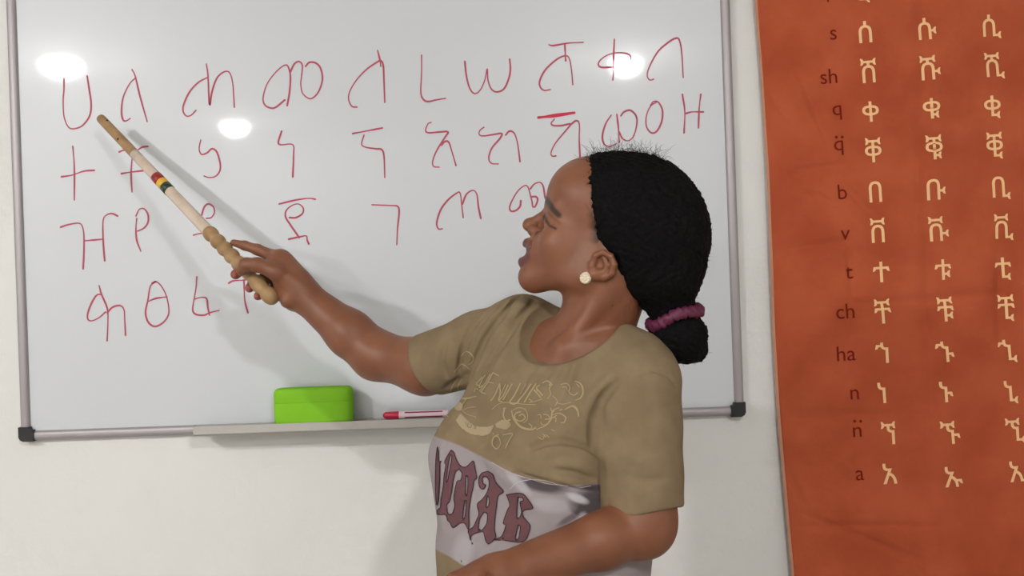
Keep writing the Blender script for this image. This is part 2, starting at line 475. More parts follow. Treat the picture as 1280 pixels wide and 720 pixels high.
ban = b.build('alphabet_banner', M['cloth'])
so = ban.modifiers.new('thickness', 'SOLIDIFY'); so.thickness = 0.0016; so.offset = -1
tag(ban, 'rust orange cloth banner printed with pale letters, hanging right of the whiteboard', 'banner')
b = MB()
for v_ in vs:
    for u_ in (-0.006, 0.0, 0.0005): b.v.append(ban_pt(u_, v_, 0.0002))
b.f = [(j * 3 + i, (j + 1) * 3 + i, (j + 1) * 3 + i + 1, j * 3 + i + 1) for j in range(NV - 1) for i in range(2)]
b.build('selvedge', M['hem'], ban)
def glyph(ch, px, py, hpx, mat, bold=0.0):
    dots = ch.endswith('\u0308'); ch = ch.rstrip('\u0308')
    cu = bpy.data.curves.new('glyph', 'FONT'); cu.body = ch; cu.size = 1.0; cu.offset = bold; cu.resolution_u = 6
    o = bpy.data.objects.new('glyph', cu); COL.objects.link(o)
    dg = bpy.context.evaluated_depsgraph_get(); dg.update()
    me = bpy.data.meshes.new_from_object(o.evaluated_get(dg))
    COL.objects.unlink(o); bpy.data.objects.remove(o); bpy.data.curves.remove(cu)
    co = np.array([v.co[:] for v in me.vertices]); lo, hi = co.min(0), co.max(0)
    s = hpx * BY / FPX
    u0, v0 = ban_uv(P(px, py, BY)); c = (lo + hi) / 2
    for v in me.vertices:
        v.co = Vector(ban_pt(u0 + (v.co.x - c[0]) * s, v0 - (v.co.y - c[1]) * s, 0.0014))
    if dots:                                          # the two dots above the letter
        vs = [tuple(v.co) for v in me.vertices]; fs = [tuple(p.vertices) for p in me.polygons]
        for dx in (-3.6, 3.6):
            cu_, cv_ = ban_uv(P(px + dx + 0.5, py - 13.5, BY)); k = len(vs)
            vs += [ban_pt(cu_ + 0.0032 * math.cos(a), cv_ - 0.0032 * math.sin(a), 0.0014) for a in np.linspace(0, 2 * math.pi, 13)[:-1]]
            fs.append(tuple(range(k, k + 12)))
        bpy.data.meshes.remove(me); me = mesh_np('printed_letter', vs, fs, False)
    me.name = 'printed_letter'; me.materials.clear(); me.update()
    return link('printed_letter', me, ban, mat)
ROWS = [('r', (1038, -4), 'ረሩሪ', ((1078, -11), (1155, -14), (1236, -17))),
        ('s', (1042, 43), 'ሰሱሲ', ((1081, 40), (1158.5, 36), (1240, 33))), ('sh', (1036, 95), 'ሸሹሺ', ((1085, 88.5), (1161.5, 85), (1243, 82))),
        ('q', (1046, 141), 'ቀቁቂ', ((1087, 140), (1163.5, 136), (1240, 134))), ('q̈', (1048, 185), 'ቐቑቒ', ((1090, 188), (1166, 184.5), (1243, 182))),
        ('b', (1052, 240), 'በቡቢ', ((1093, 240), (1169, 237), (1251, 235))), ('v', (1056, 294), 'ቨቩቪ', ((1096, 288), (1172.5, 286), (1255, 284))),
        ('t', (1062, 341), 'ተቱቲ', ((1101, 340), (1178, 337), (1255, 336))), ('ch', (1057, 389), 'ቸቹቺ', ((1103, 389), (1181.5, 386.5), (1259, 385))),
        ('ha', (1059, 442), 'ኀኁኂ', ((1102, 441), (1180, 439.5), (1260, 439))), ('n', (1069, 493), 'ነኑኒ', ((1102, 491), (1181.5, 489.5), (1263, 490))),
        ('n̈', (1072, 540), 'ኘኙኚ', ((1110, 541), (1186, 540), (1268, 538))), ('a', (1075, 594), 'አኡኢ', ((1112, 592), (1190, 595), (1272, 590)))]
for lat, lp, eth, eps in ROWS:
    glyph(lat, lp[0], lp[1], 27, M['letter_dark'], 0.0)
    for ch, q in zip(eth, eps): glyph(ch, q[0], q[1], 35.5, M['letter_pale'], 0.005)

# ------------------------------------------------------------------ implicit-surface modeller (smooth unions turned into ONE continuous mesh)
class SDF:
    def __init__(s): s.ops = []
    def _add(s, fn, c, rad, k, op): s.ops.append((fn, np.asarray(c, float), rad, k, op)); return s
    def rc(s, a, b, ra, rb, k=0.01, op='u', flat=None):
        a, b = np.asarray(a, float), np.asarray(b, float); ab = b - a; L2 = ab @ ab + 1e-12
        def fn(p):
            d = p - a; t = np.clip((d @ ab) / L2, 0, 1)
            return np.linalg.norm(d - t[..., None] * ab, axis=-1) - (ra + (rb - ra) * t)
        return s._add(fn, (a + b) / 2, math.sqrt(L2) / 2 + max(ra, rb), k, op)
    def sph(s, c, r, k=0.01, op='u'):
        c = np.asarray(c, float)
        return s._add(lambda p: np.linalg.norm(p - c, axis=-1) - r, c, r, k, op)
    def ell(s, c, semi, axes=None, k=0.01, op='u'):
        c = np.asarray(c, float); semi = np.asarray(semi, float)
        A = np.eye(3) if axes is None else np.asarray(axes, float)      # rows: unit axes
        def fn(p):
            q = (p - c) @ A.T
            k0 = np.linalg.norm(q / semi, axis=-1); k1 = np.linalg.norm(q / semi ** 2, axis=-1) + 1e-9
            return k0 * (k0 - 1) / k1
        return s._add(fn, c, float(semi.max()), k, op)
    def path(s, pts, rad, k=0.006, op='u'):
        rad = rad if hasattr(rad, '__len__') else [rad] * len(pts)
        for i in range(len(pts) - 1): s.rc(pts[i], pts[i + 1], rad[i], rad[i + 1], k, op)
        return s
    def fn(s, f): s.ops.append((f, None, None, None, 'f')); return s
    def sub(s, other, k=0.004):
        s.ops.append((other, None, None, k, 'S')); return s
    def ev(s, pts, cen=None, R=0.0):
        d = np.full(pts.shape[:-1], 1e3)
        for fn, c, rad, k, op in s.ops:
            if op == 'f': d = fn(pts, d); continue
            if op == 'S':
                e = -fn.ev(pts, cen, R); h = np.maximum(k - np.abs(d - e), 0) / k; d = np.maximum(d, e) + h * h * k / 4; continue
            if cen is not None:
                near = np.linalg.norm(cen - c, axis=-1) - rad < R + k + 0.03
                if not near.any(): continue
                q, dd = pts[near], d[near]
            else: q, dd = pts, d
            e = fn(q)
            if op == 'u': h = np.maximum(k - np.abs(dd - e), 0) / k; dd = np.minimum(dd, e) - h * h * k / 4
            else: e = -e; h = np.maximum(k - np.abs(dd - e), 0) / k; dd = np.maximum(dd, e) + h * h * k / 4
            if cen is not None: d[near] = dd
            else: d = dd
        return d

def surface(sdf, lo, hi, h, B=8, margin=0.01):
    lo, hi = np.asarray(lo, float), np.asarray(hi, float)
    nb = np.ceil((hi - lo) / (h * B)).astype(int); NC = nb * B + 2
    I = np.stack(np.meshgrid(*[np.arange(n) for n in nb], indexing='ij'), -1).reshape(-1, 3)
    cen = lo + (I * B + B / 2) * h; R = h * B * math.sqrt(3) / 2
    d = np.concatenate([sdf.ev(c) for c in np.array_split(cen, max(1, len(cen) // 60000))])
    I = I[np.abs(d) < R * 1.5 + margin]
    g = np.arange(B + 1); G = np.stack(np.meshgrid(g, g, g, indexing='ij'), -1)
    ids, verts, quads = [], [], []
    offs = [(i, j, k) for i in (0, 1) for j in (0, 1) for k in (0, 1)]
    for Ib in np.array_split(I, max(1, len(I) // 700)):
        base = lo + Ib * B * h
        pts = base[:, None, None, None, :] + G[None] * h
        n = len(Ib)
        D = sdf.ev(pts.reshape(n, -1, 3), base + B * h / 2, R).reshape(n, B + 1, B + 1, B + 1)
        S = D < 0
        corner = {o: D[:, o[0]:o[0] + B, o[1]:o[1] + B, o[2]:o[2] + B] for o in offs}
        cs = np.stack([corner[o] < 0 for o in offs]); mixed = cs.any(0) & ~cs.all(0)
        w = np.argwhere(mixed)
        if len(w):
            acc = np.zeros((len(w), 3)); cnt = np.zeros(len(w))
            cv = {o: corner[o][mixed] for o in offs}
            for a in offs:
                for ax in range(3):
                    if a[ax]: continue
                    b_ = list(a); b_[ax] = 1; b_ = tuple(b_)
                    da, db = cv[a], cv[b_]; x = (da < 0) != (db < 0)
                    t = da[x] / (da[x] - db[x])
                    q = np.tile(np.array(a, float), (x.sum(), 1)); q[:, ax] += t
                    acc[x] += q; cnt[x] += 1
            cell = Ib[w[:, 0]] * B + w[:, 1:]
            verts.append(lo + (cell + acc / cnt[:, None]) * h)
            ids.append((cell[:, 0] * NC[1] + cell[:, 1]) * NC[2] + cell[:, 2])
        for ax in range(3):
            sl0 = [slice(None)] + [slice(0, B)] * 3; sl1 = list(sl0); sl1[ax + 1] = slice(1, B + 1)
            A_, C_ = S[tuple(sl0)], S[tuple(sl1)]
            w = np.argwhere(A_ != C_)
            if not len(w): continue
            e = Ib[w[:, 0]] * B + w[:, 1:]
            u, v = (ax + 1) % 3, (ax + 2) % 3
            def idof(du, dv):
                c = e.copy(); c[:, u] += du; c[:, v] += dv
                return (c[:, 0] * NC[1] + c[:, 1]) * NC[2] + c[:, 2]
            q = np.stack([idof(-1, -1), idof(0, -1), idof(0, 0), idof(-1, 0)], 1)
            flip = ~A_[tuple(w.T)]
            q[flip] = q[flip][:, ::-1]
            quads.append(q)
    ids = np.concatenate(ids); verts = np.concatenate(verts); quads = np.concatenate(quads)
    o = np.argsort(ids); ids, verts = ids[o], verts[o]
    f = np.searchsorted(ids, quads); f = np.minimum(f, len(ids) - 1)
    ok = (ids[f] == quads).all(1)
    return verts, f[ok]

def pigment(me, rgb):
    a = me.color_attributes.new('pigment', 'FLOAT_COLOR', 'POINT')
    c = np.ones((len(rgb), 4), np.float32); c[:, :3] = rgb
    a.data.foreach_set('color', c.ravel())

def unit(v): v = np.asarray(v, float); return v / np.linalg.norm(v)

# ------------------------------------------------------------------ the person: skeleton points
HY = 1.50                                             # distance of the head's middle
S = HY / FPX                                          # metres per photograph pixel there
HO = P(760, 300, HY)
YAW = math.radians(14.0)
cy_, sy_ = math.cos(YAW), math.sin(YAW)
def H(px, py, c=0.0):
    """head frame: px, py along the profile, c sideways towards the viewer (in the same units)"""
    q = P(px, py, HY) - HO; x, z = q[0] / cy_, q[2]; y = -c * S
    return HO + np.array([x * cy_ + y * sy_, -x * sy_ + y * cy_, z])
TILT = math.radians(15)
hx = lambda v: np.array([v[0] * cy_ + v[1] * sy_, -v[0] * sy_ + v[1] * cy_, v[2]])
def head_axes(t):
    f = hx((-math.cos(t), 0, math.sin(t))); u = hx((math.sin(t), 0, math.cos(t))); l = hx((0, -1, 0))
    return np.stack([f, u, l])
HA = head_axes(TILT)
def hell(sd, px, py, c, semi, k=8, op='u', t=None):
    sd.ell(H(px, py, c), np.array(semi, float) * S, HA if t is None else head_axes(t), k * S, op)

LS, RS = P(798, 482, 1.43), P(600, 436, 1.66)         # left and right shoulder joints
LE, LW = P(803, 657, 1.40), P(618, 722, 1.285)        # left elbow, wrist
RE, RW = P(470, 444, 1.765), P(378, 368, 1.80)        # right elbow, wrist
MID = (LS + RS) / 2
LAT = LS - RS; LAT[2] = 0; LAT = unit(LAT)            # towards her left
FWD = np.array([LAT[1], -LAT[0], 0]); FWD = FWD if FWD[1] < 0 else -FWD
UP = np.array([0, 0, 1.0])
TA = np.stack([LAT, FWD, UP])
def TT(l, f, z): return MID + LAT * l + FWD * f + UP * (z + 0.017)
NB = P(738, 428, 1.535)                               # base of the neck

def torso(sd, g=0.0, legs=False):
    sd.ell(TT(0.005, 0.0, -0.085), (0.150 + g, 0.098 + g, 0.135 + g), TA, 0.05)
    sd.ell(TT(0.0, -0.02, -0.20), (0.150 + g, 0.110 + g, 0.20 + g), TA, 0.06)
    sd.rc(RS, P(652, 418, 1.60), 0.050 + g, 0.048 + g, 0.03)                      # raised far shoulder
    sd.rc(P(652, 418, 1.60), NB - UP * 0.035, 0.046 + g, 0.05 + g, 0.04)
    sd.rc(P(772, 443, 1.475), P(803, 450, 1.462), 0.034 + g, 0.030 + g, 0.03)      # near trapezius
    sd.rc(LS - LAT * 0.01 + UP * 0.0, NB - UP * 0.03, 0.050 + g, 0.052 + g, 0.05)
    for s in (-1, 1): sd.ell(TT(s * 0.076 - 0.005, 0.088, -0.165), (0.078 + g, 0.074 + g, 0.085 + g), TA, 0.05)
    sd.ell(TT(0, 0.045, -0.32), (0.152 + g, 0.128 + g, 0.16 + g), TA, 0.07)
    sd.ell(TT(0, 0.015, -0.50), (0.170 + g, 0.140 + g, 0.15 + g), TA, 0.07)
    return sd

# ------------------------------------------------------------------ body: head, neck, torso, arms and hands as one surface
body = SDF()
# skull and face
hell(body, 772, 262, 0, (84, 66, 60), 10)
hell(body, 728, 243, 0, (39, 40, 46), 26)                       # forehead
hell(body, 717, 298, 0, (42, 56, 47), 20)                       # middle of the face
hell(body, 705, 325, 0, (38, 36, 40), 16)
body.rc(H(668, 346, -6), H(668, 346, 6), 17.5 * S, 17.5 * S, 14 * S)        # chin
for s in (-1, 1):
    body.rc(H(671, 346, 5 * s), H(738, 345, 38 * s), 15 * S, 15 * S, 14 * S)   # jaw
    body.rc(H(738, 345, 37 * s), H(756, 318, 40 * s), 15 * S, 17 * S, 22 * S)
    body.sph(H(703, 303, 31 * s), 19 * S, 16 * S)                               # cheekbones
    body.rc(H(697, 257, 8 * s), H(706, 262, 34 * s), 8 * S, 9 * S, 12 * S)       # brow ridge
hell(body, 677, 313, 0, (19, 25, 27), 14)                       # muzzle
# eye sockets, lowered lids
for s in (-1, 1):
    hell(body, 683, 278, 24 * s, (9, 9, 13), 9, 's')
    body.sph(H(698, 278, 26 * s), 12.5 * S, 4 * S)
    N = lambda x, y, c: H(x + c * sy_, y, c * s)
    body.path([N(682.5, 272, 18), N(683, 278, 23), N(686, 284, 28), N(693, 288, 35)], 1.9 * S, 2.5 * S)    # lid edge
    body.path([N(673, 291, 13), N(667, 300, 18), N(665, 309, 22)], 2.2 * S, 5 * S, 's')                       # fold beside the mouth
    hell(body, 722, 315, 32 * s, (32, 32, 17), 18)                                                           # cheek
# nose
body.rc(H(690, 261), H(665, 279), 5.5 * S, 7.5 * S, 7 * S)
body.sph(H(661.5, 279.5), 8.2 * S, 5 * S)
for s in (-1, 1):
    body.ell(H(670, 287, 9.5 * s), np.array((8, 6, 5)) * S, HA, 4 * S)
    body.ell(H(664.5, 291.5, 5 * s), np.array((3.6, 2.2, 2.6)) * S, HA, 2 * S, 's')
body.rc(H(664, 290), H(668, 294), 3 * S, 3 * S, 4 * S)
# lips
for s in (-1, 1):
    body.path([H(660.5, 304, 0), H(662, 303.5, 6 * s), H(669, 309, 17 * s), H(674, 313, 22 * s)], [6.2 * S, 6.2 * S, 4.2 * S, 2.4 * S], 3.5 * S)
    body.path([H(656, 327, 0), H(657.5, 326.5, 7 * s), H(667, 320, 17 * s), H(674, 315, 22 * s)], [7.4 * S, 7.2 * S, 4.6 * S, 2.4 * S], 3.5 * S)
hell(body, 654, 315, 0, (17, 6.0, 17), 3, 's', math.radians(-4))
# ears
for s in (1, -1):
    E = lambda x, y, c=58: H(x - 1 + 58 * sy_, y, c * s)
    body.ell(E(749, 333, 55), np.array((15, 12, 5)) * S, head_axes(math.radians(60)), 6 * S)
    body.ell(E(745, 331, 60), np.array((10, 7, 5)) * S, head_axes(math.radians(62)), 3 * S, 's')
    body.path([E(738, 331, 57), E(741, 321, 60), E(750, 317, 62), E(759, 322, 63), E(763, 332, 63), E(760, 342, 61), E(751, 347, 58)],
              [3 * S, 3 * S, 3.2 * S, 3.6 * S, 3.8 * S, 3.6 * S, 4 * S], 2 * S)
    body.path([E(751, 324, 59), E(755, 332, 60), E(751, 340, 59), E(743, 341, 59)], [2.4 * S, 2.8 * S, 2.8 * S, 2.4 * S], 2.5 * S)
    body.ell(E(741, 344, 58), np.array((8, 6, 4.2)) * S, HA, 5 * S)
    body.sph(E(735.5, 333, 57), 3.6 * S, 4 * S)
# neck
body.rc(H(772, 335), NB, 44 * S, 45 * S, 22 * S)
body.rc(H(757, 365), NB + FWD * 0.012 - UP * 0.02, 42 * S, 44 * S, 20 * S)
body.rc(H(780, 346, 34), P(705, 432, 1.462), 9 * S, 7 * S, 14 * S)          # sternomastoid
body.rc(P(705, 436, 1.455), P(762, 426, 1.46), 6 * S, 5 * S, 16 * S)         # collar bone
torso(body, -0.011)
body.ell(TT(0, 0.012, -0.06), (0.12, 0.080, 0.070), TA, 0.04)
for s in (-1, 1): body.rc(TT(s * 0.088, 0.0, -0.56), TT(s * 0.09, 0.0, -0.72), 0.085, 0.07, 0.05)
# left arm (near the viewer), forearm across the belly
AR = 1.0
body.rc(LS, LE, 0.055, 0.043, 0.03)
body.rc(LE + (LS - LE) * 0.10, LE + (LS - LE) * 0.45, 0.047, 0.050, 0.02)
body.sph(LE, 0.043, 0.02)
fm = LE + (LW - LE) * 0.3
body.rc(LE, fm, 0.038, 0.038, 0.02); body.rc(fm, LW, 0.038, 0.028, 0.02)
# right arm reaching to the board
RM = P(532, 458, 1.715)
body.rc(RS, RM, 0.048, 0.046, 0.03); body.rc(RM, RE, 0.046, 0.043, 0.03)
rm = RE + (RW - RE) * 0.35
body.rc(RE, rm, 0.0435, 0.041, 0.02); body.rc(rm, RW, 0.041, 0.029, 0.02)
# right hand round the stick handle
def finger(sd, pts, rad, k=0.005):
    sd.path(pts, rad, k)
RSTICK = [P(291, 304, 1.842), P(342, 379, 1.782)]
body.rc(RW, P(360, 345, 1.815), 0.029, 0.022, 0.02)
body.rc(P(374, 364, 1.80), P(350, 325, 1.822), 0.026, 0.0135, 0.012)
body.rc(P(372, 366, 1.81), P(351, 338, 1.84), 0.024, 0.0125, 0.012)
body.rc(P(370, 370, 1.815), P(352, 350, 1.85), 0.023, 0.012, 0.012)
body.rc(P(368, 374, 1.815), P(354, 361, 1.845), 0.021, 0.0115, 0.012)
body.rc(P(350, 345, 1.800), P(357, 368, 1.798), 0.013, 0.016, 0.012)
body.rc(P(373, 366, 1.795), P(359, 377, 1.780), 0.020, 0.012, 0.012)                 # heel of the hand
finger(body, [P(350, 324, 1.825), P(322, 312, 1.838), P(306, 307, 1.845), P(292, 303.5, 1.850)], [0.0125, 0.0105, 0.0088, 0.0066])
finger(body, [P(351, 338, 1.842), P(322, 331, 1.852), P(303, 336, 1.838), P(294.5, 343, 1.818)], [0.0115, 0.0102, 0.0098, 0.0096])
finger(body, [P(352, 350, 1.85), P(328, 349, 1.852), P(316, 354, 1.836), P(312, 360, 1.815)], [0.011, 0.0098, 0.0092, 0.0088])
finger(body, [P(354, 361, 1.845), P(337, 363, 1.84), P(327, 367, 1.826), P(322.5, 370, 1.808)], [0.010, 0.009, 0.0086, 0.0082])
body.rc(P(346, 328, 1.812), P(336, 331, 1.792), 0.011, 0.010, 0.022); body.rc(P(354, 329, 1.815), P(366, 349, 1.798), 0.014, 0.019, 0.035)     # web and back of the hand
finger(body, [P(371, 360, 1.79), P(346, 340, 1.776), P(322, 331, 1.777), P(308, 331, 1.781), P(302, 338, 1.788)], [0.021, 0.0155, 0.0128, 0.0122, 0.0105], 0.008)   # thumb
# left hand, relaxed in front of the belly
LP = P(585, 735, 1.262)
body.rc(LW, LP, 0.029, 0.025, 0.015)
lh = unit(LP - LW)
kn = [P(566, 728, 1.245), P(560, 738, 1.262), P(560, 750, 1.277), P(564, 762, 1.288)]
for i, q in enumerate(kn):
    body.rc(LW + (LP - LW) * 0.5, q, 0.022, 0.0125 - 0.0008 * i, 0.012)
    ln = (0.040, 0.044, 0.041, 0.032)[i]
    p1 = q + unit((-0.75, 0.05, -0.66)) * ln; p2 = p1 + unit((-0.30, 0.12, -0.95)) * ln * 0.62; p3 = p2 + unit((0.10, 0.2, -0.97)) * ln * 0.5
    finger(body, [q, p1, p2, p3], [0.0118, 0.0102, 0.0090, 0.0072])
tb = P(600, 732, 1.245)
finger(body, [tb, P(586, 752, 1.228), P(574, 772, 1.222), P(566, 790, 1.225)], [0.016, 0.012, 0.0108, 0.0085], 0.008)

Vb, Fb = surface(body, (-0.62, 1.12, 0.62), (0.40, 1.98, 1.68), 0.0015)
bme = quads_mesh('person', Vb, Fb)
# hairline: a curved cut in front of and below the hair
def hairline(p, d):
    q = (p - HO); x = q[..., 0] * cy_ - q[..., 1] * sy_; y = q[..., 0] * sy_ + q[..., 1] * cy_; z = q[..., 2]
    c = np.abs(y) / S; X_ = x / S * cy_ - c * sy_; zz = z / S           # profile units: +X back, zz up
    # boundary X as a function of height, measured along the hair's edge
    e = np.interp(zz, [-110, -92, -78, -50, -26, -20, -12, 0, 22, 48, 70, 95, 110], [46, 24, 8, 3, 2, -2, -16, -20, -21, -24, -27, -25, -26])
    bound = (e + 0.8 * np.sin(zz * 0.45 + c * 0.2) - X_) * S
    if d is None: return bound
    h = np.maximum(0.012 - np.abs(d - bound), 0) / 0.012
    return np.maximum(d, bound) + h * h * 0.003
# pigment: R lips, G brow, lash, short hair, lid line and painted mouth and nostril shade, B paler nail
pig = np.zeros((len(Vb), 3), np.float32)
def local(px, py, c): return H(px, py, c)
def near_path(V, pts, r, soft):
    d = np.full(len(V), 9.0)
    for a, b in zip(pts[:-1], pts[1:]):
        ab = b - a; t = np.clip(((V - a) @ ab) / (ab @ ab), 0, 1)
        d = np.minimum(d, np.linalg.norm(V - a - t[:, None] * ab, axis=1))
    return np.clip((r + soft - d) / soft, 0, 1)
hd = np.linalg.norm(Vb - H(680, 300), axis=1) < 0.12
Vh = Vb[hd] - HO; xr = (Vh[:, 0] * cy_ - Vh[:, 1] * sy_) / S * cy_; cc = np.abs(Vh[:, 0] * sy_ + Vh[:, 1] * cy_) / S; zr = Vh[:, 2] / S
xr = xr - cc * sy_                                    # both halves of the face are painted alike
fx_, fy_ = 760 + xr * CS - zr * SN, 300 - (xr * SN + zr * CS)
pg = np.zeros((len(Vh), 3), np.float32)
def line2(pts, r, soft):
    d = np.full(len(fx_), 999.0); pts = [np.array(q, float) for q in pts]
    for a, b in zip(pts[:-1], pts[1:]):
        ab = b - a; t = np.clip(((fx_ - a[0]) * ab[0] + (fy_ - a[1]) * ab[1]) / (ab @ ab), 0, 1)
        d = np.minimum(d, np.hypot(fx_ - a[0] - t * ab[0], fy_ - a[1] - t * ab[1]))
    return np.clip((r + soft - d) / soft, 0, 1)
up_l = line2([(652, 299), (656, 304), (659, 311), (662, 315)], 4.5, 2.5) * (cc < 26)
lo_l = line2([(648, 325), (652, 326), (657, 321), (662, 317)], 5.5, 2.5) * (cc < 26)
pg[:, 0] = np.maximum(up_l, lo_l)
br = line2([(682, 249), (685.5, 256), (690, 264), (697, 271.5)], 1.9, 2.6) * 0.85
la = line2([(680.5, 270), (682, 277), (686, 284), (693, 288)], 0.7, 1.5) * 0.85
lc = line2([(684, 267), (690, 274), (698, 281)], 0.6, 2.0) * 0.3
mo = line2([(651, 311.5), (656, 313), (662, 314)], 2.6, 1.5) * (cc < 20)  # shade inside the parted lips, painted into the skin colour
no = line2([(665, 291.5), (669, 292)], 1.6, 2) * (cc < 11) * 0.7  # nostril shade, darkened in the skin colour
bd = hairline(Vb[hd], None) / S                        # fine short hair fading into the skin
fade = np.clip(1 - bd / 9, 0, 1) ** 1.3 * (zr > -6) * 0.75
pg[:, 1] = np.maximum.reduce([br, la, lc, mo, no, fade])
pig[hd] = pg
for q in (P(290, 343, 1.812), P(309, 361, 1.81), P(321, 371, 1.803)):
    pig[:, 2] = np.maximum(pig[:, 2], near_path(Vb, [q, q + 1e-4], 0.010, 0.006))
pigment(bme, pig)
M['skin'] = material('brown_skin', lin(129, 82, 57), 0.46, 0.4, Subsurface_Weight=0.06, Subsurface_Scale=0.01)
M['skin'].node_tree.nodes['Principled BSDF'].inputs['Subsurface Radius'].default_value = (1.0, 0.35, 0.2)
noise_color(M['skin'], lin(119, 74, 51), lin(130, 83, 58), 18.0)
noise_bump(M['skin'], 420.0, 0.10, 0.0006, 2.0)
mask_mix(M['skin'], [(0, lin(100, 60, 58)), (1, lin(30, 20, 18)), (2, lin(146, 78, 68))])
person = link('person', bme, None, M['skin'])
tag(person, 'woman in olive printed t-shirt pointing at the whiteboard letters with a wooden stick', 'person')

# ------------------------------------------------------------------ t-shirt
shirt = SDF()
torso(shirt, 0.010)
shirt.ell(TT(0, 0.012, -0.06), (0.135, 0.094, 0.084), TA, 0.04)
for j in (-1, 1): pass
shirt.ell(TT(0.0, 0.066, -0.34), (0.150, 0.125, 0.18), TA, 0.06)              # cloth hanging from the bust
shirt.ell(TT(0.0, 0.03, -0.56), (0.182, 0.158, 0.18), TA, 0.06)
def sleeve(a, b, ra, rb, cut, n):
    """a sleeve cone cut off by a plane at its hem"""
    a, b = np.asarray(a, float), np.asarray(b, float); ab = b - a; L2 = ab @ ab; n = unit(n)
    def fn(p):
        d = p - a; t = np.clip((d @ ab) / L2, 0, 1)
        e = np.linalg.norm(d - t[..., None] * ab, axis=-1) - (ra + (rb - ra) * t)
        g = (p - cut) @ n; h = np.maximum(0.006 - np.abs(e - g), 0) / 0.006
        return np.maximum(e, g) + h * h * 0.0015
    return fn, (a + b) / 2, math.sqrt(L2) / 2 + max(ra, rb)
# near sleeve hangs to just above the elbow
ls_cut = P(808, 640, 1.40); ls_n = unit(P(813, 700, 1.40) - P(802, 560, 1.41)) + np.array([-0.0, 0, 0])
ls_n = unit(np.array([0.10, -0.2, -1.0]))
f_, c_, r_ = sleeve(LS + UP * 0.0, LE - UP * 0.06, 0.064, 0.0605, ls_cut, ls_n); shirt._add(f_, c_, r_, 0.014, 'u')
rs_cut = P(536, 456, 1.715); rs_n = unit(np.array([-0.80, 0.42, -0.42]))
RC1 = P(505, 466, 1.74)
f_, c_, r_ = sleeve(RS, RC1, 0.062, 0.0555, rs_cut, rs_n); shirt._add(f_, c_, r_, 0.022, 'u')
# folds: (path, radius, depth sign)
def fold(pts, r, k, sign=1, amp=0.006):
    """a soft ridge (sign 1) or groove (-1) that follows a line on the cloth"""
    pts = [np.asarray(p, float) for p in pts]
    lo = np.min(pts, 0) - 3 * r; hi = np.max(pts, 0) + 3 * r
    def fn(p, d):
        m = ((p > lo) & (p < hi)).all(-1) & (np.abs(d) < 0.03)
        if not m.any(): return d
        q = p[m]; best = np.full(len(q), 9.0); w = np.zeros(len(q)); L = len(pts) - 1
        for i in range(L):
            ab = pts[i + 1] - pts[i]; t = np.clip(((q - pts[i]) @ ab) / (ab @ ab), 0, 1)
            dist = np.linalg.norm(q - pts[i] - t[:, None] * ab, axis=1)
            up = dist < best; best = np.where(up, dist, best); w = np.where(up, np.sin(np.pi * np.clip((i + t) / L, 0.03, 0.97)) ** 0.6, w)
        d = d.copy(); d[m] = d[m] - sign * amp * np.exp(-(best / r) ** 2) * w
        return d
    shirt.fn(fn)
SH0 = None
SDFRAY = []
def on_shirt(px, py):
    """the point of the torso and sleeve cloth met by the line of sight of that measured pixel"""
    ys = np.linspace(1.15, 1.80, 400)
    pts = np.array([P(px, py, y) for y in ys]); d = shirt.ev(pts)
    i = np.argmax(d < 0)
    if d[i] >= 0: i = int(np.argmin(d))
    return pts[i]
def pfold(pix, r=0.010, amp=0.005, sign=1): FOLDS.append(([on_shirt(*q) for q in pix], r, amp, sign))
FOLDS = []
# far shoulder: gathers falling from the shoulder seam
for pix in ([(628, 374), (608, 393), (590, 420), (579, 452)], [(648, 371), (625, 397), (604, 428), (588, 458)], [(668, 376), (646, 402), (626, 432), (612, 452)], [(610, 382), (592, 402), (580, 428), (573, 470)]):
    pfold(pix, 0.0060, 0.0095, -1)
    pfold([(x + 9, y + 4) for x, y in pix], 0.0065, 0.0060)
pfold([(588, 466), (572, 477), (557, 485)], 0.007, 0.006, -1)
pfold([(560, 425), (552, 450), (560, 476)], 0.009, 0.003, -1)
# chest: soft drag lines below the neck
for a in ((688, 442, 655, 492), (706, 446, 676, 500), (722, 446, 700, 502), (668, 440, 640, 476)):
    pfold([(a[0], a[1]), ((a[0] + a[2]) / 2 + 2, (a[1] + a[3]) / 2), (a[2], a[3])], 0.0065, 0.0032)
# under the near armpit: the deep fold and the tucks below the bust
pfold([(664, 560), (682, 554), (700, 551), (722, 555), (744, 566)], 0.006, 0.011, -1)
pfold([(672, 566), (700, 562), (725, 566), (744, 576)], 0.010, 0.006)
pfold([(690, 588), (715, 591), (742, 600)], 0.006, 0.004, -1)
pfold([(700, 578), (722, 580), (744, 588)], 0.007, 0.004)
pfold([(640, 588), (690, 606), (745, 616)], 0.006, 0.004, -1)
pfold([(770, 478), (752, 500), (742, 530), (740, 566)], 0.007, 0.010, -1)
pfold([(764, 470), (742, 492), (728, 520)], 0.010, 0.004)
pfold([(752, 520), (748, 560), (754, 606), (758, 640)], 0.006, 0.006, -1)
pfold([(800, 470), (812, 462), (835, 470), (846, 486)], 0.004, 0.0016, -1)
pfold([(772, 560), (800, 575), (830, 572)], 0.012, 0.003)
pfold([(775, 590), (806, 602), (840, 596)], 0.010, 0.002, -1)
pfold([(552, 560), (556, 610), (554, 660)], 0.010, 0.003)
pfold([(600, 560), (640, 600), (680, 640)], 0.014, 0.003)
for pts_, r__, a__, s__ in FOLDS: fold(pts_, r__ * 0.8, 0, s__, a__ * 2.1)
def ripple(p, d):
    q = (p - MID) @ TA.T
    return d + 0.0010 * np.sin(q[..., 0] * 60 + 8 * q[..., 2]) * np.sin(q[..., 2] * 38 + 3) - 0.0007 * np.sin(q[..., 2] * 90 + q[..., 0] * 40)
shirt.fn(ripple)
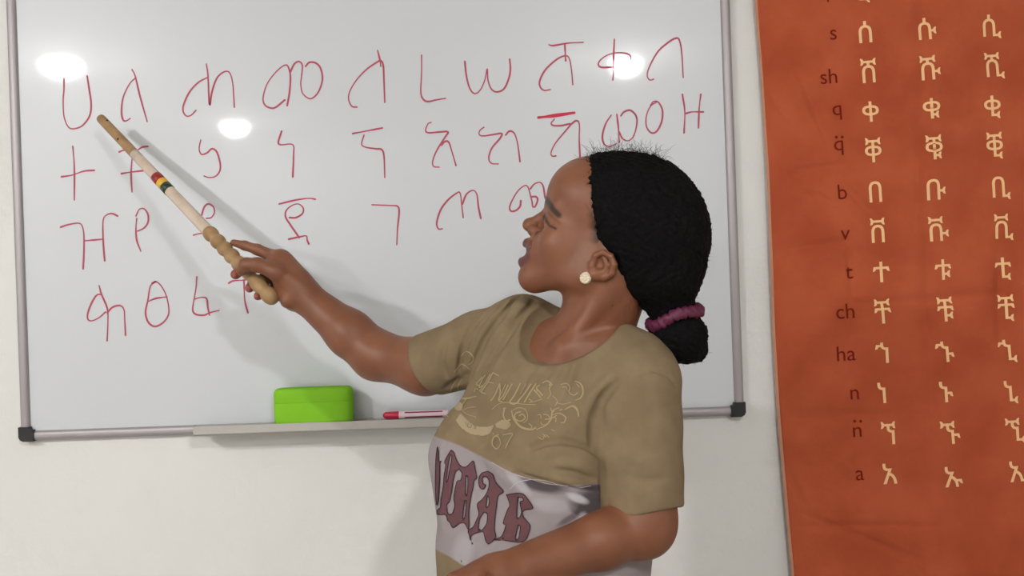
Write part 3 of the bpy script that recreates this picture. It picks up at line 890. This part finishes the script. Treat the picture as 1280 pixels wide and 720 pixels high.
# neck opening, sleeve mouths, hem
hole = SDF()
hole.ell(P(716, 396, 1.478), (0.086, 0.112, 0.047), np.stack([LAT, unit(FWD * 0.86 - UP * 0.52), unit(UP * 0.86 + FWD * 0.52)]), 0.004)
hole.rc(NB - UP * 0.01, H(770, 340), 0.056, 0.064, 0.012)
la = LE - UP * 0.06; hm_, hc_, hr_ = sleeve(LS + (la - LS) * 0.62, la, 0.0565, 0.0545, ls_cut + ls_n * 0.003, ls_n); hole._add(hm_, hc_, hr_, 0.001, 'u')
hole.rc(RS + (RC1 - RS) * 0.5, RC1 + (RC1 - RS) * 0.3, 0.0530, 0.0475, 0.004)
shirt.sub(hole, 0.003)
HEM_Z = 0.82
shirt.fn(lambda p, d: np.maximum(d, HEM_Z - p[..., 2]))
Vs, Fs = surface(shirt, (-0.30, 1.18, HEM_Z - 0.02), (0.36, 1.90, 1.46), 0.0022)
sme = quads_mesh('t_shirt', Vs, Fs)

# printed grey photograph band across the belly: its edges as lines on the cloth
def proj(V):
    """photograph position of points (to lay the print out where the shirt carries it)"""
    r = V[:, 0] / V[:, 1] * FPX; u = (V[:, 2] - CAM_Z) / V[:, 1] * FPX
    return 640 + r * CS - u * SN, 360 - (r * SN + u * CS)
px_, py_ = proj(Vs)
Ql = (Vs - MID) @ TA.T
top_x = np.array([530, 545, 575, 612, 640, 680, 712, 745, 780]); top_y = np.array([538, 545, 556, 575, 590, 603, 606, 604, 604])
bot_x = np.array([530, 545, 562, 600, 680, 780]); bot_y = np.array([684, 688, 697, 720, 760, 800])
front = (Ql[:, 1] > 0.0) | (Ql[:, 0] > 0.08)
arm_d = np.full(len(Vs), 9.0); ab = LE - LS; t_ = np.clip(((Vs - LS) @ ab) / (ab @ ab), 0, 1); arm_d = np.linalg.norm(Vs - LS - t_[:, None] * ab, axis=1)
on_arm = (arm_d < 0.071) & (py_ < 648)
ty, by = np.interp(px_, top_x, top_y), np.interp(px_, bot_x, bot_y)
band = np.clip((py_ - ty) / 2.0, 0, 1) * np.clip((by - py_) / 2.0, 0, 1) * front * (~on_arm)
def blob(cx, cy, ax, ay, rot, soft=0.5):
    c, s = math.cos(rot), math.sin(rot); dx, dy = px_ - cx, py_ - cy
    r = np.hypot((dx * c + dy * s) / ax, (-dx * s + dy * c) / ay); return np.clip((1 - r) / soft, 0, 1)
dark = np.maximum.reduce([blob(678, 607, 38, 11, 0.18), blob(742, 634, 30, 30, 0.0, 0.4), blob(722, 638, 20, 9, 0.7), blob(712, 648, 24, 5, -0.55) * 0.7, blob(745, 610, 24, 9, 0.05)])
pale = np.maximum.reduce([blob(722, 623, 17, 6, 0.35), blob(648, 604, 26, 7, 0.75) * 0.5, blob(728, 652, 9, 14, 0.2) * 0.8, blob(690, 632, 34, 12, 0.1) * 0.4, blob(578, 690, 16, 30, 0.2) * 0.4])
pig = np.stack([band, band * dark * (1 - pale), band * pale], 1)
pigment(sme, pig)
M['shirt'] = material('olive_jersey', lin(127, 111, 86), 0.95, 0.1)
noise_color(M['shirt'], lin(123, 106, 82), lin(132, 115, 90), 26.0)
noise_bump(M['shirt'], 900.0, 0.25, 0.0005, 2.0)
mask_mix(M['shirt'], [(0, lin(150, 141, 142)), (1, lin(80, 72, 75)), (2, lin(182, 178, 184))])
tshirt = link('t_shirt', sme, person, M['shirt'])
tshirt['label'] = 'olive t-shirt with cream ornament and a grey gothic-lettered print'
BVH = BVHTree.FromPolygons([tuple(v) for v in Vs.tolist()], [tuple(f) for f in Fs.tolist()])
camp = Vector((0, 0, CAM_Z))
def hit(px, py):
    d = Vector(P(px, py, 1.0)) - camp; d.normalize()
    loc, nor, idx, dist = BVH.ray_cast(camp, d)
    return (np.array(loc), np.array(nor)) if loc is not None else None
def print_stroke(mb, pix, w, off=0.0012):
    """an ink line lying on the cloth"""
    pp = catmull([np.array([x, y, 0.0]) for x, y in pix], 6)
    p2 = np.array(pp)[:, :2]; t = np.gradient(p2, axis=0); t /= np.linalg.norm(t, axis=1)[:, None] + 1e-9
    nn = np.stack([-t[:, 1], t[:, 0]], 1); ws = w if hasattr(w, '__len__') else [w, w]
    wv = np.interp(np.linspace(0, 1, len(p2)), np.linspace(0, 1, len(ws)), ws)
    rows = []
    for q, m, h in zip(p2, nn, wv):
        tri = [hit(*(q + m * h * s * 0.5)) for s in (-1, 0, 1)]
        rows.append(None if any(x is None for x in tri) else [x[0] + x[1] * off for x in tri])
    for r0, r1 in zip(rows[:-1], rows[1:]):
        if r0 is None or r1 is None: continue
        if max(np.linalg.norm(np.array(r0) - np.array(r1), axis=1)) > 0.03: continue
        mb.add(r0 + r1, [(0, 3, 4, 1), (1, 4, 5, 2)])
def print_fill(mb, poly, holes=(), step=1.0, off=0.001):
    """an ink area lying on the cloth: filled on a fine grid clipped to the outline"""
    poly = np.array(catmull([np.array([*q, 0.0]) for q in poly + [poly[0]]], 4))[:, :2]
    hs = [np.array(h) for h in holes]
    def inside(pl, x, y):
        c = np.zeros(x.shape, bool); j = len(pl) - 1
        for i in range(len(pl)):
            a, b = pl[i], pl[j]
            m = ((a[1] > y) != (b[1] > y)) & (x < (b[0] - a[0]) * (y - a[1]) / (b[1] - a[1] + 1e-12) + a[0]); c ^= m; j = i
        return c
    xs = np.arange(poly[:, 0].min(), poly[:, 0].max() + step, step); ys = np.arange(poly[:, 1].min(), poly[:, 1].max() + step, step)
    Xc, Yc = np.meshgrid(xs + step / 2, ys + step / 2, indexing='ij'); m = inside(poly, Xc, Yc)
    for h in hs: m &= ~inside(h, Xc, Yc)
    cache = {}
    def vid(i, j):
        if (i, j) not in cache:
            g = hit(xs[0] + i * step, ys[0] + j * step)
            cache[(i, j)] = None if g is None else len(mb.v)
            if g is not None: mb.v.append(tuple(g[0] + g[1] * off))
        return cache[(i, j)]
    for i, j in np.argwhere(m):
        q = [vid(i, j), vid(i, j + 1), vid(i + 1, j + 1), vid(i + 1, j)]
        if None in q: continue
        mb.f.append(tuple(q))
M['print_cream'] = material('faded_cream_print', lin(164, 148, 112), 0.9, 0.1)
M['shirt_ink'] = material('worn_olive_print', lin(118, 104, 78), 0.9, 0.1)
M['print_maroon'] = material('maroon_print', lin(104, 72, 76), 0.9, 0.1)
M['print_outline'] = material('dark_print_outline', lin(48, 38, 40), 0.9, 0.1)
orn = MB()
Z = lambda s: [tuple(map(float, q.split(','))) for q in s.split()]
# crop (500,410)-(760,580) was read at 4.235 px per pixel
K = lambda s: [(500 + x / 4.235, 410 + y / 4.235) for x, y in Z(s)]
K2 = lambda s: [(545 + x / 4.8, 430 + y / 4.8) for x, y in Z(s)]
for s, w in [("280,200 262,222 245,242 262,250", 1.3), ("300,188 280,215 262,262 285,250", 1.3), ("345,172 312,235 272,290", 1.6), ("345,174 382,192", 1.4), ("316,230 348,236", 1.2), ("272,290 302,300", 1.4),
             ("330,180 300,235 262,285", 1.0), ("385,238 358,305 332,342", 1.5), ("385,238 388,300 376,338", 1.5), ("436,245 408,308 380,340 402,346", 1.5), ("420,240 395,300", 0.9),
             ("460,238 432,290 404,338", 1.5), ("510,235 472,310 446,350 472,362 502,346", 1.6), ("572,240 532,300 490,352", 1.5), ("545,240 510,300", 0.9), ("602,238 562,300 532,352", 1.5), ("560,330 580,345", 1.2),
             ("640,236 668,224 690,238 680,250", 1.6), ("590,275 632,322", 2.0), ("606,268 642,310", 1.8), ("626,246 606,262 612,285", 1.3), ("700,240 680,270 690,300 670,330", 1.0), ("640,330 600,345 560,352", 1.0),
             ("750,245 785,238 802,262 790,285", 1.0), ("760,262 780,258 785,275", 0.9), ("832,222 868,240 884,285 868,325 835,338", [0.8, 2.0, 2.0, 0.9]), ("802,262 798,292 828,308 852,292", 1.2), ("845,240 862,262", 0.9), ("700,310 730,345 715,372", 0.9),
             ("720,352 762,362 812,350", 0.9), ("772,395 818,374 848,396 856,436", [1.0, 3.0, 1.4]), ("690,432 736,418 776,440 770,470 748,476", [0.8, 2.0, 1.0]), ("612,512 660,490 690,452 702,402 742,384", [0.9, 2.2, 0.9]),
             ("645,425 672,430 690,460", 1.2), ("688,385 700,412 712,400", 1.2), ("655,455 690,450 725,430", 1.4), ("630,470 640,488 668,484", 0.9), ("705,440 720,450 718,470", 1.2), ("610,430 628,428 632,450", 1.0), ("740,400 760,392", 1.4),
             ("415,384 408,430 424,462 450,456", 1.8), ("404,388 424,384", 1.0), ("456,400 470,450 512,500 572,516 602,504", [0.9, 2.6, 2.6, 1.4]), ("512,408 480,420 478,450 510,466 538,446 522,424 500,434", 1.5), ("460,400 500,384 542,400 552,450 526,478", 0.9),
             ("560,480 578,498 570,512", 1.2), ("592,500 612,520", 0.9), ("382,545 352,560 340,602 366,632 392,600 378,560 362,556", 1.4), ("404,548 462,540 442,580 420,628", 1.3), ("350,545 344,535", 0.9),
             ("95,290 118,326 160,296 140,285", 1.2), ("118,322 180,330 246,314", [1.0, 2.4, 0.9]), ("185,335 160,372 158,402", 1.1), ("80,300 100,330", 0.9), ("165,400 200,385 240,378", 0.8), ("160,402 190,425 240,440", 0.8),
             ("150,72 188,45 222,72 216,108 196,122", [0.9, 1.9, 0.9]), ("110,166 148,122 182,130", 1.2), ("136,196 100,252 82,300", 0.9), ("180,130 200,150", 0.8), ("160,205 130,260 150,285", 0.8), ("232,290 240,270 258,272", 0.9),
             ("64,430 78,440", 1.0), ("235,436 242,446", 1.0), ("615,560 640,572 655,548 680,560", 0.8), ("692,515 712,525", 0.9), ("640,540 660,560", 0.8), ("340,392 380,360 440,352 520,362 600,366", 0.8)]:
    print_stroke(orn, K2(s), w)
RIB = MB()
print_fill(RIB, K2("122,462 150,422 186,456 232,490 300,500 346,490 330,532 290,550 210,540 152,502"))
print_fill(RIB, K2("110,352 140,346 162,370 146,402 116,392"))
print_fill(RIB, K2("360,482 400,456 452,476 430,512 372,502"))
M['print_ribbon'] = material('cream_ribbon_print', lin(160, 144, 116), 0.9, 0.1)
o = orn.build('chest_ornament', M['print_cream'], tshirt, smooth=True); o['label'] = 'faded cream scrollwork and lettering on the chest'
RIB.build('ribbon_print', M['print_ribbon'], tshirt)
FIG = MB()
for s in ("180,470 186,494", "196,478 192,500 206,504", "216,486 212,506", "226,488 242,506 228,508", "244,492 238,512"):
    print_stroke(FIG, K2(s), 0.7, 0.002)
if FIG.f: FIG.build('ribbon_figure', M['shirt_ink'], tshirt)
# gothic letters, crop (530,530)-(760,720) read at 3.791 px per pixel
G = lambda s: [(540 + x / 4.8, 540 + y / 4.8) for x, y in Z(s)]
GOTHIC = [
  ("36,90 42,120 44,172 58,176 50,192 50,280 44,360 40,420 30,430 24,300 28,160", [], None),
  ("118,108 135,125 150,170 175,205 205,210 230,190 252,175 262,225 272,275 255,295 248,340 238,380 230,430 224,490 226,540 222,585 205,555 190,545 165,550 130,575 112,545 98,530 85,495 40,495 35,470 55,450 58,400 70,330 75,260 85,200 78,180 95,145",
   ["112,135 122,150 105,250 95,295 88,290 100,200", "165,222 182,250 175,290 152,300 135,390 140,440 125,490 100,490 90,440 110,410 125,330 130,290 145,240", "205,262 218,275 215,375 205,370", "200,410 210,420 200,515 188,510"], None),
  ("340,235 370,255 385,300 430,350 425,365 400,385 390,450 380,530 378,590 385,630 345,670 325,650 310,600 270,605 240,622 236,650 226,615 222,590 250,570 270,530 285,490 275,435 305,405 330,370 345,330 345,290 325,268 305,280 310,310 325,320 310,345 290,330 283,290 300,250",
   ["335,382 347,400 342,445 328,448", "315,480 335,495 330,550 300,590 282,575 290,520"], None),
  ("450,375 510,365 550,372 575,400 605,445 595,460 560,465 545,490 560,520 590,560 580,610 560,650 520,660 440,650 372,645 420,625 445,560 430,545 455,470 470,440 460,400",
   ["520,388 545,393 550,410 532,420 540,480 525,515 512,510 515,420", "520,556 532,570 520,640 502,640"], None),
]
for outline, holes, _ in GOTHIC:
    b = MB(); print_fill(b, G(outline), [G(h) for h in holes], 0.55, 0.0010)
    lo_ = len(b.f)
    for line in [outline] + holes:
        q = G(line); print_stroke(b, q + [q[0]], 0.9, 0.0014)
    if not b.f: continue
    o = b.build('gothic_letter', [M['print_maroon'], M['print_outline']], tshirt)
    for i in range(lo_, len(o.data.polygons)): o.data.polygons[i].material_index = 1
# thin pale line along the band's upper edge
b = MB(); print_stroke(b, Z("638,611 650,602 680,600 700,606 720,609 738,607"), 0.9); print_stroke(b, Z("615,578 640,592 680,604 710,606"), 0.8)
M['print_white'] = material('white_print_line', lin(178, 172, 172), 0.9, 0.1)
b.build('print_line', M['print_white'], tshirt)

# ------------------------------------------------------------------ trousers and shoes
tr = SDF()
tr.ell(TT(0, 0.005, -0.52), (0.166, 0.136, 0.14), TA, 0.05)
HIPZ = -0.60
feet = []
for s in (-1, 1):
    hip = TT(s * 0.088, 0.0, HIPZ); fx = hip + LAT * s * 0.01; knee = np.array([fx[0], fx[1], 0.47]) + FWD * 0.012; ank = np.array([fx[0], fx[1], 0.085]) - FWD * 0.01
    tr.rc(hip, knee, 0.092, 0.066, 0.05); tr.rc(knee, ank, 0.066, 0.054, 0.03); feet.append(ank)
tr.fn(lambda p, d: np.maximum(d, 0.055 - p[..., 2]))
Vt, Ft = surface(tr, (-0.40, 1.15, 0.03), (0.45, 1.95, 1.0), 0.006)
M['trousers'] = material('black_trousers', lin(34, 30, 34), 0.9, 0.2); noise_bump(M['trousers'], 300, 0.2, 0.001)
link('trousers', quads_mesh('trousers', Vt, Ft), person, M['trousers'])
M['shoe'] = material('black_shoe_leather', lin(30, 27, 27), 0.45)
M['sole'] = material('shoe_sole', lin(60, 56, 54), 0.8)
for a in feet:
    toe = a + FWD * 0.15; a0 = np.array([a[0], a[1], 0.05]); t0 = np.array([toe[0], toe[1], 0.032])
    sh = SDF(); sh.rc(a0 - FWD * 0.02, t0, 0.042, 0.034, 0.02); sh.rc(a0, a + UP * 0.01, 0.044, 0.044, 0.03)
    sh.fn(lambda p, d: np.maximum(d, 0.012 - p[..., 2]))
    Vx, Fx = surface(sh, a - np.array([0.25, 0.25, 0.09]), a + np.array([0.25, 0.25, 0.1]), 0.004)
    shoe = link('shoe', quads_mesh('shoe', Vx, Fx), person, M['shoe'])
    so_ = SDF(); so_.rc(a0 - FWD * 0.02, t0, 0.045, 0.037, 0.02); so_.fn(lambda p, d: np.maximum(np.maximum(d, 0.001 - p[..., 2]), p[..., 2] - 0.013))
    Vx, Fx = surface(so_, a - np.array([0.25, 0.25, 0.095]), a + np.array([0.25, 0.25, 0.1]), 0.004)
    link('sole', quads_mesh('sole', Vx, Fx), shoe, M['sole'])

# ------------------------------------------------------------------ hair
hair = SDF()
hell(hair, 806, 288, 0, (78, 92, 69), 12, t=math.radians(-14))
hell(hair, 776, 262, 0, (90, 71, 66), 12)
hell(hair, 826, 340, 0, (48, 46, 56), 14)
hair.fn(hairline)
hair.rc(H(832, 372, 0), H(842, 402, 0), 30 * S, 26 * S, 14 * S)
hell(hair, 843, 421, 0, (38, 29, 36), 10, t=math.radians(-12))
hell(hair, 856, 436, 0, (24, 16, 26), 10, t=math.radians(10))
def frizz(p, d):
    return d + 0.0016 * np.sin(p[..., 0] * 310 + 5 * np.sin(p[..., 2] * 90)) * np.sin(p[..., 2] * 270 + p[..., 1] * 200) + 0.001 * np.sin(p[..., 1] * 420) * np.sin(p[..., 0] * 510 + p[..., 2] * 480)
hair.fn(frizz)
Vhr, Fhr = surface(hair, HO + np.array([-0.09, -0.13, -0.24]), HO + np.array([0.22, 0.14, 0.17]), 0.0025)
M['hair'] = material('black_hair', lin(8, 7, 8), 0.8, 0.12)
noise_bump(M['hair'], 160.0, 0.7, 0.004, 4.0)
hme = quads_mesh('hair', Vhr, Fhr)
# stray frizzy strands all over it, densest along the front of the crown
nrm = np.zeros((len(Vhr), 3)); hme.vertices.foreach_get('normal', nv_ := np.zeros(len(Vhr) * 3, np.float32)); nrm = nv_.reshape(-1, 3)
strand = MB()
def strands(idx, lmin, lmax, curl, rad):
    for i in idx:
        p0 = Vhr[i].copy(); n0 = nrm[i].astype(float)
        tang = unit(np.cross(n0, RNG.normal(size=3))); L = RNG.uniform(lmin, lmax); k = 6
        pts = [p0 - n0 * 0.002]; dirn = unit(n0 * RNG.uniform(0.25, 1.0) + tang * RNG.uniform(0.3, 1.2) + np.array([0.25, 0, 0]))
        bend = RNG.normal(size=3) * curl
        for j in range(k):
            dirn = unit(dirn + bend + RNG.normal(size=3) * curl * 0.5); pts.append(pts[-1] + dirn * L / k)
        strand.tube(pts, [rad] * k + [rad * 0.5], 3, False)
cpx, cpy = proj(Vhr)
allv = np.arange(len(Vhr))
strands(RNG.choice(allv, 1500, replace=False), 0.003, 0.009, 0.45, 0.0002)
crown = allv[(cpy < 212) & (cpx < 830)]
strands(RNG.choice(crown, min(len(crown), 700), replace=False), 0.010, 0.034, 0.34, 0.00018)
edge = allv[(np.abs(hairline(Vhr, None)) < 0.0045) & (Vhr[:, 2] > H(760, 400)[2])]
strands(RNG.choice(edge, min(len(edge), 3200), replace=False), 0.004, 0.011, 0.30, 0.00022)
hv = np.concatenate([Vhr, np.array(strand.v)])
hm = mesh_np('hair', hv, [tuple(f) for f in Fhr.tolist()] + [tuple(len(Vhr) + i for i in f) for f in strand.f])
bpy.data.meshes.remove(hme)
hair_o = link('hair', hm, person, M['hair'])

# scrunchie round the bun's neck
M['scrunchie'] = material('plum_satin', lin(92, 32, 60), 0.5, 0.4)
noise_bump(M['scrunchie'], 90, 0.5, 0.003)
sc_c = H(840, 396, 0); ax = unit(H(850, 425, 0) - H(840, 396, 0)); e1 = unit(np.cross(ax, (0, 1, 0))); e2 = np.cross(ax, e1)
b = MB(); pts, rr = [], []
NS = 120; v = []; m = 12
for i in range(NS):
    a = 2 * math.pi * i / NS
    cpt = sc_c + 31.5 * S * (math.cos(a) * e1 + math.sin(a) * e2) + ax * 0.003 * math.sin(3 * a)
    rad_d = math.cos(a) * e1 + math.sin(a) * e2
    for k in range(m):
        t = 2 * math.pi * k / m
        r = (7.2 + 0.9 * math.sin(a * 23 + 1.5 * math.sin(t)) + 0.9 * math.sin(a * 37 + 2 * t) + 0.6 * math.sin(a * 11 + 3 * t)) * S
        v.append(cpt + r * (math.cos(t) * rad_d * 0.8 + math.sin(t) * ax))
b.add(v, [(i * m + k, i * m + (k + 1) % m, ((i + 1) % NS) * m + (k + 1) % m, ((i + 1) % NS) * m + k) for i in range(NS) for k in range(m)])
b.build('hair_scrunchie', M['scrunchie'], person)['label'] = 'plum hair scrunchie'
# earring
M['pearl'] = material('pale_beaded_stud', lin(214, 200, 176), 0.3, 0.6)
q = H(728 + 58 * sy_, 347.5, 58); n_ = unit(hx((-0.15, -1, 0)))
ear = SDF(); ear.ell(q, (0.0030, 0.0092, 0.0092), np.stack([n_, unit(np.cross(n_, UP)), UP]), 0.002)
eu, ev_ = unit(np.cross(n_, UP)), UP
for ring, cnt in ((0.0, 1), (0.0035, 6), (0.0068, 12)):
    for i in range(cnt):
        a = 2 * math.pi * i / cnt; ear.sph(q + n_ * 0.0022 + ring * (math.cos(a) * eu + math.sin(a) * ev_), 0.0019, 0.0006)
ear.rc(q, q - n_ * 0.008, 0.0012, 0.0012, 0.001)
Ve, Fe = surface(ear, q - 0.016, q + 0.016, 0.0006)
link('earring', quads_mesh('earring', Ve, Fe), person, M['pearl'])['label'] = 'round pale stud earring'

# ------------------------------------------------------------------ pointing stick
A0, B0 = P(344.5, 377.5, 1.780), P(125, 147, 2.020)
axis = unit(B0 - A0); LEN = np.linalg.norm(B0 - A0)
def at_px(px): # distance along the stick whose image has that column
    lo_, hi_ = 0.0, LEN
    for _ in range(40):
        m_ = (lo_ + hi_) / 2; c = A0 + axis * m_; x_ = 640 + c[0] / c[1] * FPX * CS - (c[2] - CAM_Z) / c[1] * FPX * SN
        if x_ > px: lo_ = m_
        else: hi_ = m_
    return lo_
stick = empty('pointer_stick', tuple(A0))
tag(stick, 'turned wooden pointer stick with red, yellow and green bands, held against the whiteboard letters', 'pointer stick')
M['wood'] = material('turned_wood', lin(190, 150, 104), 0.5, 0.35)
noise_color(M['wood'], lin(148, 116, 79), lin(170, 138, 98), 40.0, 4.0, stretch=(1, 1, 1))
M['wrap'] = material('pale_wrapped_wood', lin(226, 202, 180), 0.22, 0.6, Coat_Weight=0.6, Coat_Roughness=0.1)
noise_color(M['wrap'], lin(196, 176, 156), lin(210, 191, 172), 30.0)
M['band_red'] = material('red_band', lin(150, 30, 26), 0.3); M['band_yellow'] = material('yellow_band', lin(226, 176, 50), 0.3); M['band_green'] = material('green_band', lin(24, 52, 26), 0.3)
M['hole'] = material('dark_hole', lin(40, 28, 20), 0.9)
R0 = 0.0140
beads = [at_px(x) for x in (344.3, 331, 316, 303, 294.5, 285.5, 277, 268.5, 259)]
prof = [(0.0, 0.0045), (0.002, 0.0085)]
for i in range(len(beads) - 1):
    a, c = beads[i], beads[i + 1]
    top = R0 * (1.10 if i < 2 else 0.9 if i == 2 else 1.06)
    for t in np.linspace(0.06, 0.94, 9):
        prof.append((max(a, 0.003) + (c - a) * t, R0 * 0.60 + (top - R0 * 0.60) * math.sin(math.pi * t) ** 0.5))
prof = sorted(prof)
b = MB(); b.lathe(A0, B0, prof, 28); b.build('handle', M['wood'], stick)
d0, d_t = beads[-1], at_px(168)
r_sh = 0.0118; r_tip = 0.0098
db = [at_px(x) for x in (212.5, 206.5, 201.5, 195)]
segs = [('shaft', M['wrap'], d0, d_t)]
rad_at = lambda d: r_sh + (r_tip - r_sh) * (d - d0) / (LEN - d0)
b = MB(); b.lathe(A0, B0, [(d0 - 0.001, rad_at(d0) * 0.97), (d0 + 0.002, rad_at(d0))] + [(d, rad_at(d)) for d in np.linspace(d0 + 0.01, d_t, 10)], 28); b.build('shaft', M['wrap'], stick)
for (a, c), mat in zip(zip(db[:-1], db[1:]), (M['band_green'], M['band_yellow'], M['band_red'])):
    b = MB(); b.lathe(A0, B0, [(a, rad_at(a) * 0.98), (a + 0.0004, rad_at(a) + 0.0007), (c - 0.0004, rad_at(c) + 0.0007), (c, rad_at(c) * 0.98)], 28); b.build('stripe_band', mat, stick)
b = MB(); b.lathe(A0, B0, [(d_t, rad_at(d_t) * 0.99)] + [(d, rad_at(d) * 0.99) for d in np.linspace(d_t + 0.004, LEN - 0.006, 8)] + [(LEN - 0.002, r_tip * 0.9), (LEN, r_tip * 0.6)], 28); b.build('tip', M['wood'], stick)
tocam = unit(np.array([0, 0, CAM_Z]) - B0); side = unit(tocam - axis * (tocam @ axis))
sd2 = np.cross(axis, side)
for px, ang in ((133, 0.75), (152, -0.35)):
    d = at_px(px); n_ = side * math.cos(ang) + sd2 * math.sin(ang); c = A0 + axis * d + n_ * (rad_at(d) - 0.0006)
    b = MB(); b.lathe(c, c + n_, [(0, 0.0024), (0.0009, 0.0022)], 14); b.build('finger_hole', M['hole'], stick)
